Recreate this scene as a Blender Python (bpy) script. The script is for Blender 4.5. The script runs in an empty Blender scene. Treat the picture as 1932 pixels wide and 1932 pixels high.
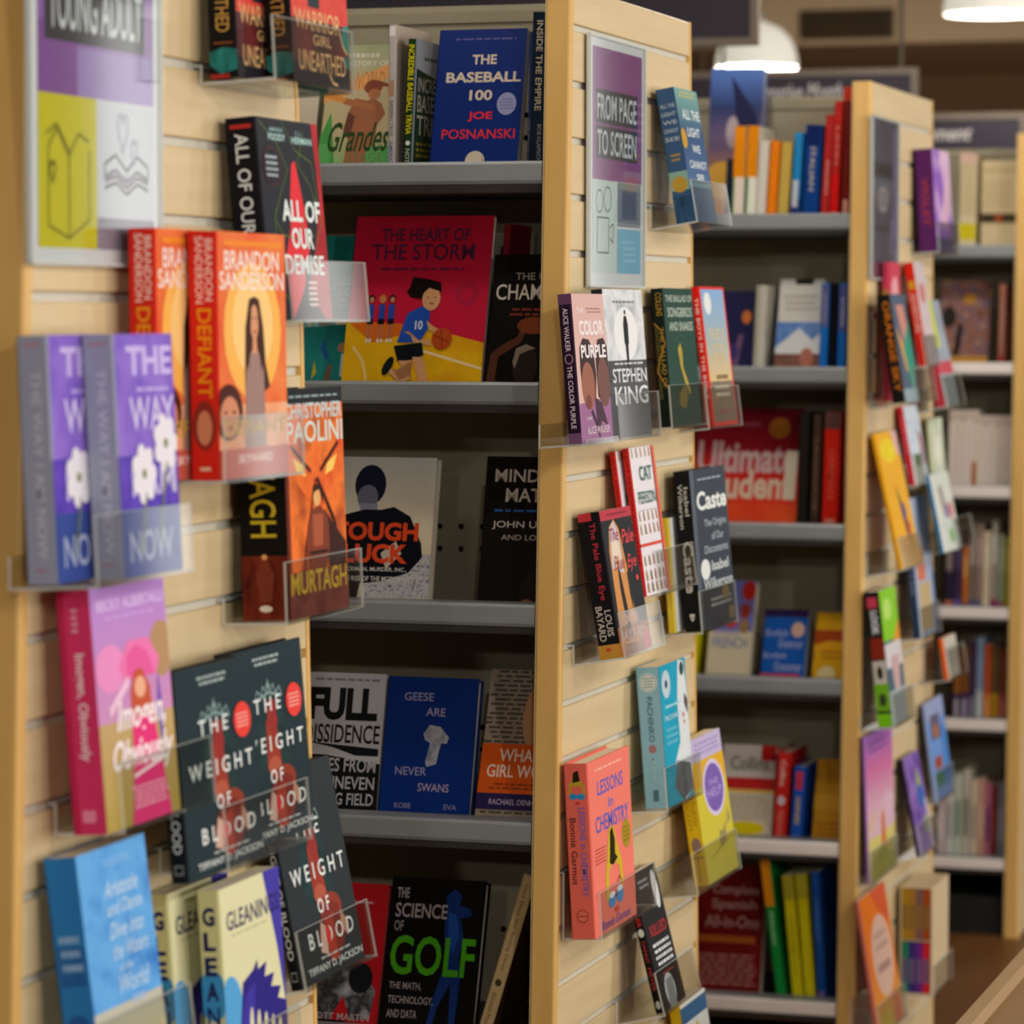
import bpy, math, random
from mathutils import Matrix, Vector
random.seed(7)
SC = bpy.context.scene
COL = SC.collection
R = math.radians

# ---------------------------------------------------------------- camera
CAM_YAW, CAM_PITCH, CAM_ROLL = 17.5799, -3.356, 0.0785
def camera():
    y, p, r = R(CAM_YAW), R(CAM_PITCH), R(CAM_ROLL)
    f = Vector((-math.sin(y)*math.cos(p), math.cos(y)*math.cos(p), math.sin(p)))
    rt = Vector((math.cos(y), math.sin(y), 0)); up = rt.cross(f)
    r2 = math.cos(r)*rt + math.sin(r)*up; u2 = -math.sin(r)*rt + math.cos(r)*up
    cd = bpy.data.cameras.new('camera'); co = bpy.data.objects.new('camera', cd); COL.objects.link(co)
    m = Matrix.Identity(4)
    for i in range(3):
        m[i][0], m[i][1], m[i][2] = r2[i], u2[i], -f[i]
    m[0][3], m[1][3], m[2][3] = 1.3162, 0.0, 1.5362
    co.matrix_world = m
    cd.sensor_width = 36.0; cd.lens = 6414.1/1932*36.0
    cd.clip_start = .05; cd.clip_end = 100
    cd.dof.use_dof = True; cd.dof.focus_distance = 4.22; cd.dof.aperture_fstop = 6.4
    SC.camera = co
camera()

# ---------------------------------------------------------------- world, daylight, exposure
SC.view_settings.view_transform = 'Standard'; SC.view_settings.look = 'None'
SC.view_settings.exposure = 0.0; SC.view_settings.gamma = 1.0
try: SC.view_settings.use_curve_mapping = False
except Exception: pass
w = bpy.data.worlds.new('world'); SC.world = w; w.use_nodes = True
w.node_tree.nodes['Background'].inputs[0].default_value = (1.0, .97, .93, 1)
w.node_tree.nodes['Background'].inputs[1].default_value = 0.06
def area(name, loc, size, size_y, energy, color, direction):
    l = bpy.data.lights.new(name, 'AREA'); l.shape = 'RECTANGLE'; l.size = size; l.size_y = size_y
    l.energy = energy; l.color = color
    o = bpy.data.objects.new(name, l); COL.objects.link(o); o.location = loc
    o.rotation_euler = Vector(direction).to_track_quat('-Z', 'Y').to_euler()
    return o
WINDOWS = ((1.9, 75), (4.4, 85), (8.8, 120))           # daylight through the shop windows right of the aisle
for wy, we in WINDOWS:
    area('daylight', (5.95, wy, 1.75), 2.0, 1.9, we, (1.0, .965, .92), (-1, 0, -.05))
FRONT = ((2.3, .35), (3.40, .11), (4.75, .3), (5.22, .2), (5.75, .38))    # glazed shopfront in the back wall, beyond the right edge of the view
for wx, ww in FRONT:
    area('daylight', (wx, 15.95, 1.9), ww, 2.4, 20*ww, (1.0, .975, .95), (0, -1, -.03))

# ---------------------------------------------------------------- materials
def lin(h):
    h = h.lstrip('#'); out = []
    for i in (0, 2, 4):
        c = int(h[i:i+2], 16)/255
        out.append(c/12.92 if c <= .04045 else ((c+.055)/1.055)**2.4)
    return (*out, 1.0)
MATS = {}
def principled(name, rough=.4, spec=.4):
    m = bpy.data.materials.new(name); m.use_nodes = True
    b = m.node_tree.nodes['Principled BSDF']
    b.inputs['Roughness'].default_value = rough
    b.inputs['Specular IOR Level'].default_value = spec
    return m, m.node_tree, b
def ramp(nt, cols, fac):
    r = nt.nodes.new('ShaderNodeValToRGB'); e = r.color_ramp.elements
    n = len(cols)
    while len(e) < n: e.new(.5)
    for i, c in enumerate(cols):
        e[i].position = i/(n-1) if n > 1 else 0; e[i].color = lin(c)
    nt.links.new(fac, r.inputs['Fac']); return r
def mat(key):
    """'#hex' printed colour; 'N#a,#b@s' mottled print; 'G#a,#b' top-to-bottom printed blend (bottom first); 'P..' matt paper"""
    if key in MATS: return MATS[key]
    k = key[0]
    if k == '#':
        m, nt, b = principled('print_'+key[1:], .38, .05); b.inputs['Base Color'].default_value = lin(key)
    elif k == 'P':
        m, nt, b = principled('paper_'+key[2:], .85, .15); b.inputs['Base Color'].default_value = lin(key[1:])
    elif k in 'NG':
        body, _, sc = key[1:].partition('@'); cols = body.split(',')
        m, nt, b = principled('art_%d' % len(MATS), .38, .05)
        uv = nt.nodes.new('ShaderNodeUVMap')
        if k == 'N':
            mp = nt.nodes.new('ShaderNodeMapping'); nt.links.new(uv.outputs[0], mp.inputs[0])
            mp.inputs['Scale'].default_value = (1, 1.45, 1)
            mp.inputs['Location'].default_value = (len(MATS)*.37, len(MATS)*.19, 0)
            n = nt.nodes.new('ShaderNodeTexNoise'); n.inputs['Scale'].default_value = float(sc or 5); n.inputs['Detail'].default_value = 4
            nt.links.new(mp.outputs[0], n.inputs['Vector'])
            mr = nt.nodes.new('ShaderNodeMapRange'); mr.inputs[1].default_value = .28; mr.inputs[2].default_value = .72
            nt.links.new(n.outputs['Fac'], mr.inputs[0])
            r = ramp(nt, cols, mr.outputs[0])
        else:
            s = nt.nodes.new('ShaderNodeSeparateXYZ'); nt.links.new(uv.outputs[0], s.inputs[0])
            r = ramp(nt, cols, s.outputs['Y'])
        nt.links.new(r.outputs[0], b.inputs['Base Color'])
    MATS[key] = m
    return m
def surface(name, c1, c2, scale, rough, spec=.4, metal=0.0, detail=5, bump=0.0, lo=.3, hi=.7):
    m, nt, b = principled(name, rough, spec); b.inputs['Metallic'].default_value = metal
    tc = nt.nodes.new('ShaderNodeTexCoord'); mp = nt.nodes.new('ShaderNodeMapping')
    mp.inputs['Scale'].default_value = scale; nt.links.new(tc.outputs['Object'], mp.inputs[0])
    n = nt.nodes.new('ShaderNodeTexNoise'); n.inputs['Scale'].default_value = 1.0; n.inputs['Detail'].default_value = detail
    nt.links.new(mp.outputs[0], n.inputs['Vector'])
    mr = nt.nodes.new('ShaderNodeMapRange'); mr.inputs[1].default_value = lo; mr.inputs[2].default_value = hi
    nt.links.new(n.outputs['Fac'], mr.inputs[0])
    r = ramp(nt, (c1, c2), mr.outputs[0]); nt.links.new(r.outputs[0], b.inputs['Base Color'])
    if bump:
        bp = nt.nodes.new('ShaderNodeBump'); bp.inputs['Strength'].default_value = bump; bp.inputs['Distance'].default_value = .002
        nt.links.new(n.outputs['Fac'], bp.inputs['Height']); nt.links.new(bp.outputs[0], b.inputs['Normal'])
    return m
MAPLE = surface('maple_laminate', '#d2bb8e', '#dcc69b', (30, 3.0, 55), .42, .35)
MAPLE_BAND = surface('maple_edge_band', '#dcae60', '#e2b76c', (40, 40, 4), .42, .35)
LINER = surface('groove_liner', '#c6c2b2', '#cecabb', (9, 9, 9), .5, .3)
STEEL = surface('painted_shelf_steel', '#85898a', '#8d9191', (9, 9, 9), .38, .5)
STRIPM = surface('lit_lip_colour', '#efe4de', '#f4eae4', (9, 9, 9), .4, .4)  # brighter light on the lower steel lips, put into a pale colour
BACK = surface('painted_back_panel', '#9a9078', '#a2987f', (6, 6, 6), .6, .25)
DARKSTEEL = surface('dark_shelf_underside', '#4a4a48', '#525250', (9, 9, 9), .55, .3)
FLOOR = surface('brown_floor_boards', '#663f1a', '#7a5024', (14, 1.6, 1), .45, .4)
TABLEWOOD = surface('tan_table_laminate', '#8c6e4a', '#957753', (40, 3, 3), .45, .3)
TABLERIM = surface('table_rim_band', '#a98c68', '#b19470', (40, 4, 4), .45, .3)
CEIL = surface('ceiling_paint', '#8a7052', '#927858', (2, 2, 2), .85, .1)
WALLP = surface('brown_wall_paint', '#7c6143', '#84684a', (2, 2, 2), .85, .1)
SOFFIT = surface('tan_soffit_paint', '#cdb08a', '#d2b690', (2, 2, 2), .85, .1)
SIGNDARK = surface('charcoal_sign_board', '#37323a', '#3c3740', (6, 6, 6), .6, .25)
SIGNFRAME = surface('grey_sign_frame', '#776a5e', '#807266', (6, 6, 6), .5, .3)
VENTM = surface('vent_grille', '#4e3c24', '#57432a', (4, 4, 4), .6, .3)
PLINTH = surface('black_kick_plate', '#15130f', '#1b1813', (4, 4, 4), .6, .3)
def acrylic(name, tint, glossy, rough):
    m = bpy.data.materials.new(name); m.use_nodes = True; nt = m.node_tree; nt.nodes.clear()
    out = nt.nodes.new('ShaderNodeOutputMaterial'); mix = nt.nodes.new('ShaderNodeMixShader')
    t = nt.nodes.new('ShaderNodeBsdfTransparent'); t.inputs[0].default_value = tint
    g = nt.nodes.new('ShaderNodeBsdfGlossy'); g.inputs['Roughness'].default_value = rough
    lw = nt.nodes.new('ShaderNodeLayerWeight'); lw.inputs['Blend'].default_value = .5
    pw = nt.nodes.new('ShaderNodeMath'); pw.operation = 'POWER'; pw.inputs[1].default_value = 5.0
    ml = nt.nodes.new('ShaderNodeMath'); ml.operation = 'MULTIPLY_ADD'; ml.inputs[1].default_value = .75; ml.inputs[2].default_value = glossy
    nt.links.new(lw.outputs['Facing'], pw.inputs[0]); nt.links.new(pw.outputs[0], ml.inputs[0]); nt.links.new(ml.outputs[0], mix.inputs[0])
    nt.links.new(t.outputs[0], mix.inputs[1]); nt.links.new(g.outputs[0], mix.inputs[2]); nt.links.new(mix.outputs[0], out.inputs[0])
    return m
ACRYL = acrylic('clear_acrylic', (.95, .96, .95, 1), .04, .06)
ACRYL_EDGE, _nt, _b = principled('frosted_acrylic_edge', .3, .6)
_b.inputs['Base Color'].default_value = (.80, .84, .80, 1); _b.inputs['Alpha'].default_value = .55
SHADE, _nt, _b = principled('white_lamp_shade', .35, .4)
_b.inputs['Base Color'].default_value = (.80, .78, .70, 1); _b.inputs['Subsurface Weight'].default_value = 0
_b.inputs['Emission Color'].default_value = (1, .93, .78, 1); _b.inputs['Emission Strength'].default_value = .55
GLOW = bpy.data.materials.new('lamp_glow'); GLOW.use_nodes = True
_b = GLOW.node_tree.nodes['Principled BSDF']; _b.inputs['Emission Color'].default_value = (1, .95, .86, 1); _b.inputs['Emission Strength'].default_value = 9

# ---------------------------------------------------------------- mesh helpers
class MB:
    """collects polygons and links them as one mesh object"""
    def __init__(s): s.v = []; s.f = []; s.m = []; s.uv = []; s.mats = []
    def mi(s, m):
        if isinstance(m, str): m = mat(m)
        if m not in s.mats: s.mats.append(m)
        return s.mats.index(m)
    def poly(s, pts, m, uv=None):
        b = len(s.v); s.v += [tuple(p) for p in pts]; s.f.append(tuple(range(b, b+len(pts)))); s.m.append(s.mi(m))
        s.uv.append(uv or [(0, 0)]*len(pts))
    def hexa(s, c, m):
        """eight corners: bottom ring (0-3, counter-clockwise from above), top ring (4-7)"""
        b = len(s.v); s.v += [tuple(p) for p in c]; k = s.mi(m)
        for q in ((3, 2, 1, 0), (4, 5, 6, 7), (0, 1, 5, 4), (1, 2, 6, 5), (2, 3, 7, 6), (3, 0, 4, 7)):
            s.f.append(tuple(b+i for i in q)); s.m.append(k); s.uv.append([(0, 0)]*4)
    def box(s, x0, y0, z0, x1, y1, z1, m):
        s.hexa([(x0, y0, z0), (x1, y0, z0), (x1, y1, z0), (x0, y1, z0), (x0, y0, z1), (x1, y0, z1), (x1, y1, z1), (x0, y1, z1)], m)
    def extrude(s, prof, a, b, axis, m, cap=None):
        """closed profile of 2-D points swept between a and b along axis ('y': profile is x,z; 'x': y,z; 'Y': x,z of a book with y up)"""
        def P(q, t): return (q[0], t, q[1]) if axis == 'y' else (t, q[0], q[1])
        n = len(prof)
        for i in range(n):
            p, q = prof[i], prof[(i+1) % n]
            s.poly([P(p, a), P(q, a), P(q, b), P(p, b)], m)
        s.poly([P(p, a) for p in reversed(prof)], cap or m); s.poly([P(p, b) for p in prof], cap or m)
    def lathe(s, prof, n, m, c=(0, 0, 0)):
        for i in range(n):
            a0, a1 = 2*math.pi*i/n, 2*math.pi*(i+1)/n
            for (r0, z0), (r1, z1) in zip(prof, prof[1:]):
                s.poly([(c[0]+r0*math.cos(a0), c[1]+r0*math.sin(a0), c[2]+z0), (c[0]+r0*math.cos(a1), c[1]+r0*math.sin(a1), c[2]+z0),
                        (c[0]+r1*math.cos(a1), c[1]+r1*math.sin(a1), c[2]+z1), (c[0]+r1*math.cos(a0), c[1]+r1*math.sin(a0), c[2]+z1)], m)
    def build(s, name, parent=None, fix=True, smooth=False):
        me = bpy.data.meshes.new(name); me.from_pydata(s.v, [], s.f)
        for m in s.mats: me.materials.append(m)
        me.polygons.foreach_set('material_index', s.m)
        u = me.uv_layers.new(name='UVMap'); flat = []
        for q in s.uv:
            for a in q: flat += [a[0], a[1]]
        u.data.foreach_set('uv', flat)
        if smooth: me.polygons.foreach_set('use_smooth', [True]*len(s.f))
        me.update()
        o = bpy.data.objects.new(name, me); COL.objects.link(o)
        if parent: o.parent = parent
        return o
def tag(o, label=None, cat=None, group=None, kind=None):
    if label: o['label'] = label
    if cat: o['category'] = cat
    if group: o['group'] = group
    if kind: o['kind'] = kind
    return o
def thing(name, label, cat, mtx=None, group=None):
    o = bpy.data.objects.new(name, None); COL.objects.link(o); o.empty_display_size = .05
    if mtx is not None: o.matrix_world = mtx
    return tag(o, label, cat, group)
def frame(p, u, v, w):
    m = Matrix.Identity(4)
    for i in range(3): m[i][0], m[i][1], m[i][2], m[i][3] = u[i], v[i], w[i], p[i]
    return m

# ---------------------------------------------------------------- lettering and printed shapes
TXT = {}
def glyphs(s, bold, shear):
    if 'M' in s or 'W' in s or 'N' in s: bold = min(bold, .013)
    k = (s, bold, shear)
    if k not in TXT:
        c = bpy.data.curves.new('lettering', 'FONT'); c.body = s; c.size = 1; c.resolution_u = 3; c.offset = bold; c.shear = shear
        o = bpy.data.objects.new('lettering', c); me = bpy.data.meshes.new_from_object(o)
        vs = [(v.co.x, v.co.y) for v in me.vertices]; fs = [tuple(p.vertices) for p in me.polygons]
        bpy.data.objects.remove(o); bpy.data.meshes.remove(me); bpy.data.curves.remove(c)
        xs = [v[0] for v in vs] or [0, 1]; ys = [v[1] for v in vs] or [0, 1]
        x0, x1, y0, y1 = min(xs), max(xs), min(ys), max(ys)
        TXT[k] = ([((x-x0)/(x1-x0), (y-y0)/(y1-y0)) for x, y in vs], fs)
    return TXT[k]
def stretch(ops, k):
    """the same artwork on a cover of which only the left part shows"""
    out = []
    for op in ops:
        op = list(op)
        if op[0] in 'rl': op[1] *= k; op[3] *= k
        elif op[0] == 'e': op[1] *= k; op[3] *= k
        elif op[0] in 'po': op[1] = [(x*k, y) for x, y in op[1]]
        else: op[2] *= k; op[4] *= k
        out.append(tuple(op))
    return out
def paint(mb, W, H, ops, place, lift0=0.00008):
    """printed shapes in 0..1 cover coordinates; place(x, y, lift) gives the 3-D point"""
    lift = lift0
    def put(pts, col):
        pts = [(min(max(x, 0), 1), min(max(y, 0), 1)) for x, y in pts]
        mb.poly([place(x*W, y*H, lift) for x, y in pts], col, uv=pts)
    for op in ops:
        k = op[0]
        if k == 'r':
            _, x0, y0, x1, y1, c = op; put([(x0, y0), (x1, y0), (x1, y1), (x0, y1)], c)
        elif k == 'e':
            _, cx, cy, rx, ry, c = op[:6]; n = 20; a0 = R(op[6]) if len(op) > 6 else 0
            pts = []
            for i in range(n):
                ex, ey = rx*W*math.cos(2*math.pi*i/n), ry*H*math.sin(2*math.pi*i/n)
                pts.append((cx+(ex*math.cos(a0)-ey*math.sin(a0))/W, cy+(ex*math.sin(a0)+ey*math.cos(a0))/H))
            put(pts, c)
        elif k == 'p': put(op[1], op[2])
        elif k == 'o':                                    # ring or arc stroke through points
            _, pts, wd, c = op
            for (xa, ya), (xb, yb) in zip(pts, pts[1:]):
                dx, dy = (xb-xa)*W, (yb-ya)*H; L = math.hypot(dx, dy) or 1; nx, ny = -dy/L*wd/2, dx/L*wd/2
                put([(xa+nx/W, ya+ny/H), (xa-nx/W, ya-ny/H), (xb-nx/W, yb-ny/H), (xb+nx/W, yb+ny/H)], c)
        elif k == 'l':                                    # lines of print too small to read
            _, x0, y0, x1, y1, n, c = op; h = (y1-y0)/n; rr = random.Random(int(x0*997+y0*331+n))
            for i in range(n):
                x = x0 + rr.random()*.1*(x1-x0); xe = x1 - rr.random()*.1*(x1-x0)
                while x < xe:
                    q = min(x+(.06+.12*rr.random())*(x1-x0), xe); put([(x, y1-(i+.75)*h), (q, y1-(i+.75)*h), (q, y1-(i+.25)*h), (x, y1-(i+.25)*h)], c); x = q+.03*(x1-x0)
        elif k in 'tTi':
            _, s, x0, y0, x1, y1, c = op[:7]; bold = op[7] if len(op) > 7 else .012
            vs, fs = glyphs(s, bold, .35 if k == 'i' else 0.0)
            if k == 'T': tv = [(x0+(b)*(x1-x0), y1-a*(y1-y0)) for a, b in vs]     # spine lettering, reads top to bottom
            else: tv = [(x0+a*(x1-x0), y0+b*(y1-y0)) for a, b in vs]
            tv = [(min(max(a, 0), 1), min(max(b, 0), 1)) for a, b in tv]
            b = len(mb.v); kk = mb.mi(c)
            mb.v += [place(x*W, y*H, lift) for x, y in tv]
            for f in fs:
                mb.f.append(tuple(b+i for i in f)); mb.m.append(kk); mb.uv.append([tv[i] for i in f])
        lift += .00005

def book(mtx, name, label, W, H, T, fc, sc, front=(), spine=(), hard=False, group=None, pages='P#e6dcc4', back=None):
    """a book standing on y=0, its front cover in the local z=0 plane and its spine facing local -x"""
    root = thing(name, label, 'book', mtx, group)
    b = .0026 if hard else .0008; ins = .0035 if hard else .0006; c = min(.0018, T*.2)
    if T < 2*b+.002: b = .0006
    m = MB(); kf, ks, kb = mat(fc), mat(sc), mat(back or sc)
    prof = [(c, 0), (W, 0), (W, -b), (b+.0004, -b), (b+.0004, -T+b), (W, -T+b), (W, -T), (c, -T), (0, -T+c), (0, -c)]
    side = [kf, kf, kf, kb, kb, kb, kb, ks, ks, ks]
    n = len(prof)
    for i in range(n):
        p, q = prof[i], prof[(i+1) % n]
        uv = [(p[0]/W, 0), (p[0]/W, 1), (q[0]/W, 1), (q[0]/W, 0)]
        if 7 <= i: uv = [((p[1]+T)/T, 0), ((p[1]+T)/T, 1), ((q[1]+T)/T, 1), ((q[1]+T)/T, 0)]
        m.poly([(p[0], 0, p[1]), (p[0], H, p[1]), (q[0], H, q[1]), (q[0], 0, q[1])], side[i], uv)
    for quad in ((0, 1, 2, 3), (0, 3, 8, 9), (8, 3, 4, 7), (7, 4, 5, 6)):
        m.poly([(prof[i][0], 0, prof[i][1]) for i in quad], ks); m.poly([(prof[i][0], H, prof[i][1]) for i in reversed(quad)], ks)
    if front: paint(m, W, H, front, lambda x, y, l: (x, y, l))
    if spine: paint(m, T, H, spine, lambda x, y, l: (-l, y, x-T))
    m.build('cover', root)
    pg = MB(); pg.box(b+.0006, ins, -T+b+.0002, W-ins, H-ins, -b-.0002, pages); pg.build('page_block', root)
    return root
def panel_frame(p, lean):
    a = R(lean); return frame(p, (0, 1, 0), (-math.sin(a), 0, math.cos(a)), (math.cos(a), 0, math.sin(a)))
def pb(name, label, p, lean, T, W, H, fc, sc, front=(), spine=(), hard=False, group=None, **k):
    """book on an end panel: spine towards the camera, cover facing the aisle; p = bottom corner between spine and cover"""
    return book(panel_frame(p, lean), name, label, W, H, T, fc, sc, front, spine, hard, group, **k)
Y0 = {1: 2.7518, 2: 4.414, 3: 6.4135, 4: 8.3747}
ZTOP, TAPER, PW, PTH = 1.9771, .0489, .6403, .0361
GZ, GS = 1.9211, .0762
GO = {1: -.0663, 2: 0, 3: -.0102, 4: 0}
LIP = {1: [1.741, 1.442, 1.142, .847, .55, .25], 2: [1.741, 1.442, 1.142, .847, .55, .25], 3: [1.727, 1.433, 1.132, .835, .525, .219], 4: [1.704, 1.415, 1.11, .812, .536, .194]}
def near(k, z): return Y0[k]-TAPER*(ZTOP-z)
def far(k, z): return Y0[k]+PW+TAPER*(ZTOP-z)
def fo(name, label, k, row, x, lean, W, H, T, fc, sc, front=(), spine=(), off=.05, hard=False, group=None, **kw):
    """book facing out on a shelf, leaning back"""
    z = LIP[k][row]; a = R(lean); s, c = math.sin(a), math.cos(a)
    off = max(off, .056)
    m = frame((x, near(k, z)+off, z-.0268+T*s), (1, 0, 0), (0, s, c), (0, -c, s))
    return book(m, name, label, W, H, T, fc, sc, front, spine, hard, group, **kw)
def so(name, label, k, row, x, T, H, roll, sc, spine=(), off=.03, depth=.14, fc=None, front=(), hard=False, group=None, **kw):
    """book standing with its spine out"""
    z = LIP[k][row]; a = R(roll); s, c = math.sin(a), math.cos(a); T *= .94
    if off < .055: x -= (.055-off)*.28; off = .055
    px, pz = x+T, z-.0268
    if roll < 0: pz -= T*s
    m = frame((px, near(k, z)+off, pz), (0, 1, 0), (s, 0, c), (c, 0, -s))
    return book(m, name, label, depth, H, T, fc or sc, sc, front, spine, hard, group, **kw)

# ================================================================ room
def slab(name, x0, y0, z0, x1, y1, z1, m, parent=None):
    b = MB(); b.box(x0, y0, z0, x1, y1, z1, m); return b.build(name, parent)
tag(slab('floor', -7, -7, -.1, 6.2, 16.2, 0, FLOOR), kind='structure')
tag(slab('ceiling', -7, -7, 3.3, 6.2, 16.2, 3.4, CEIL), kind='structure')
def back_wall():
    b = MB(); x = -7.0
    for wx, ww in FRONT:
        b.box(x, 16, 0, wx-ww/2, 16.2, 3.3, WALLP); b.box(wx-ww/2, 16, 0, wx+ww/2, 16.2, .7, WALLP); b.box(wx-ww/2, 16, 3.1, wx+ww/2, 16.2, 3.3, WALLP); x = wx+ww/2
    b.box(x, 16, 0, 6.2, 16.2, 3.3, WALLP)
    tag(b.build('wall_back'), kind='structure')
back_wall()
for i, (wx, ww) in enumerate(FRONT):
    b = MB()
    for a in (-ww/2, ww/2-.04): b.box(wx+a, 16.02, .7, wx+a+.04, 16.1, 3.1, '#8c8578')
    for z in (.7, 2.3, 3.06): b.box(wx-ww/2, 16.02, z, wx+ww/2, 16.1, z+.04, '#8c8578')
    tag(b.build('window_%d' % (i+4)), kind='structure')
tag(slab('wall_left', -7.2, -7, 0, -7, 16.2, 3.3, WALLP), kind='structure')
def right_wall():
    b = MB(); y = -7.0
    for wy, ww in WINDOWS:
        b.box(6.0, y, 0, 6.2, wy-1.05, 3.3, WALLP); b.box(6.0, wy-1.05, 0, 6.2, wy+1.05, .75, WALLP); b.box(6.0, wy-1.05, 2.75, 6.2, wy+1.05, 3.3, WALLP); y = wy+1.05
    b.box(6.0, y, 0, 6.2, 16.2, 3.3, WALLP)
    tag(b.build('wall_right'), kind='structure')
right_wall()
for i, (wy, ww) in enumerate(WINDOWS):
    b = MB()
    for a in (-1.05, -.02, 1.01): b.box(6.02, wy+a, .75, 6.10, wy+a+.04, 2.75, '#8c8578')
    b.box(6.02, wy-1.05, .75, 6.10, wy+1.05, .79, '#8c8578'); b.box(6.02, wy-1.05, 2.71, 6.10, wy+1.05, 2.75, '#8c8578')
    tag(b.build('window_%d' % (i+1)), kind='structure')
tag(slab('trim_1', -7, 14.0, 2.655, .9, 16.0, 3.3, SOFFIT), kind='structure')      # dropped soffit across the back of the shop
def vent():
    r = thing('wall_vent', 'brown rectangular vent grille high on the tan soffit at the back of the shop', 'vent', Matrix.Translation((-1.66, 14.0, 2.735)))
    b = MB(); b.box(-.2, -.012, -.062, .2, -.001, .062, VENTM)
    b.build('frame', r)
    s = MB()
    for i in range(6): s.box(-.185, -.018, -.05+i*.018, .185, -.0125, -.042+i*.018, '#3c2d1a')
    s.build('louvre', r)
vent()

# ================================================================ bookcases with slatted maple end panels
def bookcase(k, label, rows, xl):
    root = thing('bookcase', label, 'bookcase', Matrix.Translation((0, Y0[k], 0)), 'bookcases along the aisle')
    oy = Y0[k]
    def T(c): return [(x, y-oy, z) for x, y, z in c]
    def prism(b, x0, x1, z0, z1, na, fa, m, cham=0):
        yn = lambda z: near(k, z)+na; yf = lambda z: far(k, z)-fa
        if not cham:
            b.hexa(T([(x0, yn(z0), z0), (x1, yn(z0), z0), (x1, yf(z0), z0), (x0, yf(z0), z0), (x0, yn(z1), z1), (x1, yn(z1), z1), (x1, yf(z1), z1), (x0, yf(z1), z1)]), m)
        else:
            prof = [(x0, z0), (x1-cham, z0), (x1, z0+cham), (x1, z1-cham), (x1-cham, z1), (x0, z1)]
            for i in range(6):
                p, q = prof[i], prof[(i+1) % 6]
                b.poly(T([(p[0], yn(p[1]), p[1]), (p[0], yf(p[1]), p[1]), (q[0], yf(q[1]), q[1]), (q[0], yn(q[1]), q[1])]), m)
            b.poly(T([(p[0], yn(p[1]), p[1]) for p in prof]), m); b.poly(T([(p[0], yf(p[1]), p[1]) for p in reversed(prof)]), m)
    core = MB(); prism(core, -PTH, -.0060, .002, ZTOP, .002, .002, MAPLE); core.build('end_panel', root)
    g = []; n = 0
    while GZ+GO[k]-n*GS > .05:
        g.append(GZ+GO[k]-n*GS); n += 1
    if k == 1: g = [g[0]+GS]+g
    edges = [ZTOP]
    for z in g: edges += [z+.0046, z-.0046]
    edges.append(.002)
    sl = MB()
    for i in range(0, len(edges), 2):
        prism(sl, -.0058, 0, edges[i+1], edges[i], .0135, .011, MAPLE, .0012)
    sl.build('slat_board', root)
    ln = MB()
    for z in g: prism(ln, -.0059, -.0052, z-.0045, z+.0045, .0136, .0111, LINER)
    ln.build('groove_liner', root)
    # edge bands: rounded strips closing the two long edges
    for side in (0, 1):
        e = MB(); yy = (lambda z: near(k, z)) if side == 0 else (lambda z: far(k, z)); s = 1 if side == 0 else -1
        r = .0035; wd = .013
        ring = [(-PTH, wd), (-PTH, r), (-PTH+r, 0), (-r, 0), (-r*.3, r*.3), (.0008, r), (.0008, wd)]
        for i in range(len(ring)):
            p, q = ring[i], ring[(i+1) % len(ring)]
            quad = [(p[0], yy(0.0)+s*p[1], 0), (q[0], yy(0.0)+s*q[1], 0), (q[0], yy(ZTOP)+s*q[1], ZTOP+.0005), (p[0], yy(ZTOP)+s*p[1], ZTOP+.0005)]
            e.poly(T(quad if side == 0 else quad[::-1]), MAPLE_BAND)
        e.poly(T([(p[0], yy(ZTOP)+s*p[1], ZTOP+.0005) for p in ring]), MAPLE_BAND)
        e.build('edge_band', root)
    # back panel with punched holes above each shelf, and its top rail
    yb = Y0[k]+PW/2-.012
    b = MB(); b.box(xl, yb-oy, .1, -PTH-.001, yb-oy+.02, {3: 1.944, 4: 1.929}.get(k, 1.955), BACK)
    for z in rows:
        for hz in (.075, .108):
            x = -.06
            while x > max(xl+.04, -.9):
                b.poly([(x+.0045*math.cos(t*math.pi/4), yb-oy-.0006, z-.027+hz+.0045*math.sin(t*math.pi/4)) for t in range(8)], '#0c0b09'); x -= .033
    b.build('back_panel', root)
    zr = {3: 1.970, 4: 1.955}.get(k, 1.981)
    t = MB(); t.extrude([(yb-oy-.006, zr-.025), (yb-oy-.008, zr-.009), (yb-oy-.004, zr), (yb-oy+.026, zr), (yb-oy+.026, zr-.025)], xl, -PTH-.001, 'x', BACK); t.build('top_rail', root)
    for z in rows:
        ys = near(k, z)+.004-oy; ye = yb-oy-.0008; zb = z-.028
        s = MB()
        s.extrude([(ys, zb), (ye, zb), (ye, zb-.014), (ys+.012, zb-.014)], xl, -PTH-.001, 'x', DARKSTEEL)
        h = s.build('shelf', root)
        q = MB()
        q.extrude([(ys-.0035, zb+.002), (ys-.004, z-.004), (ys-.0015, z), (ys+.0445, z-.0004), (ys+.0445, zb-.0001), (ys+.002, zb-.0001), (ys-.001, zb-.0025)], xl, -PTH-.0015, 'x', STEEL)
        q.build('shelf_lip', h)
        if (k == 3 and z < .6) or (k == 4 and z < 1.5):  # added pale strip stands for the stronger light on these lips
            w = MB(); w.extrude([(ys-.0066, zb+.001), (ys-.0074, zb+.006), (ys-.0074, z-.006), (ys-.0060, z-.0015), (ys-.0042, z-.0012), (ys-.0042, zb+.001)], xl, -PTH-.002, 'x', STRIPM); w.build('lit_lip_strip', h)
    p = MB(); p.box(xl, near(k, .05)+.03-oy, 0, -PTH-.001, yb-oy-.001, .095, PLINTH); p.build('kick_plate', root)
    u = MB(); prism(u, xl-.03, xl, .002, ZTOP, .002, .002, MAPLE); u.build('far_upright', root)
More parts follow.
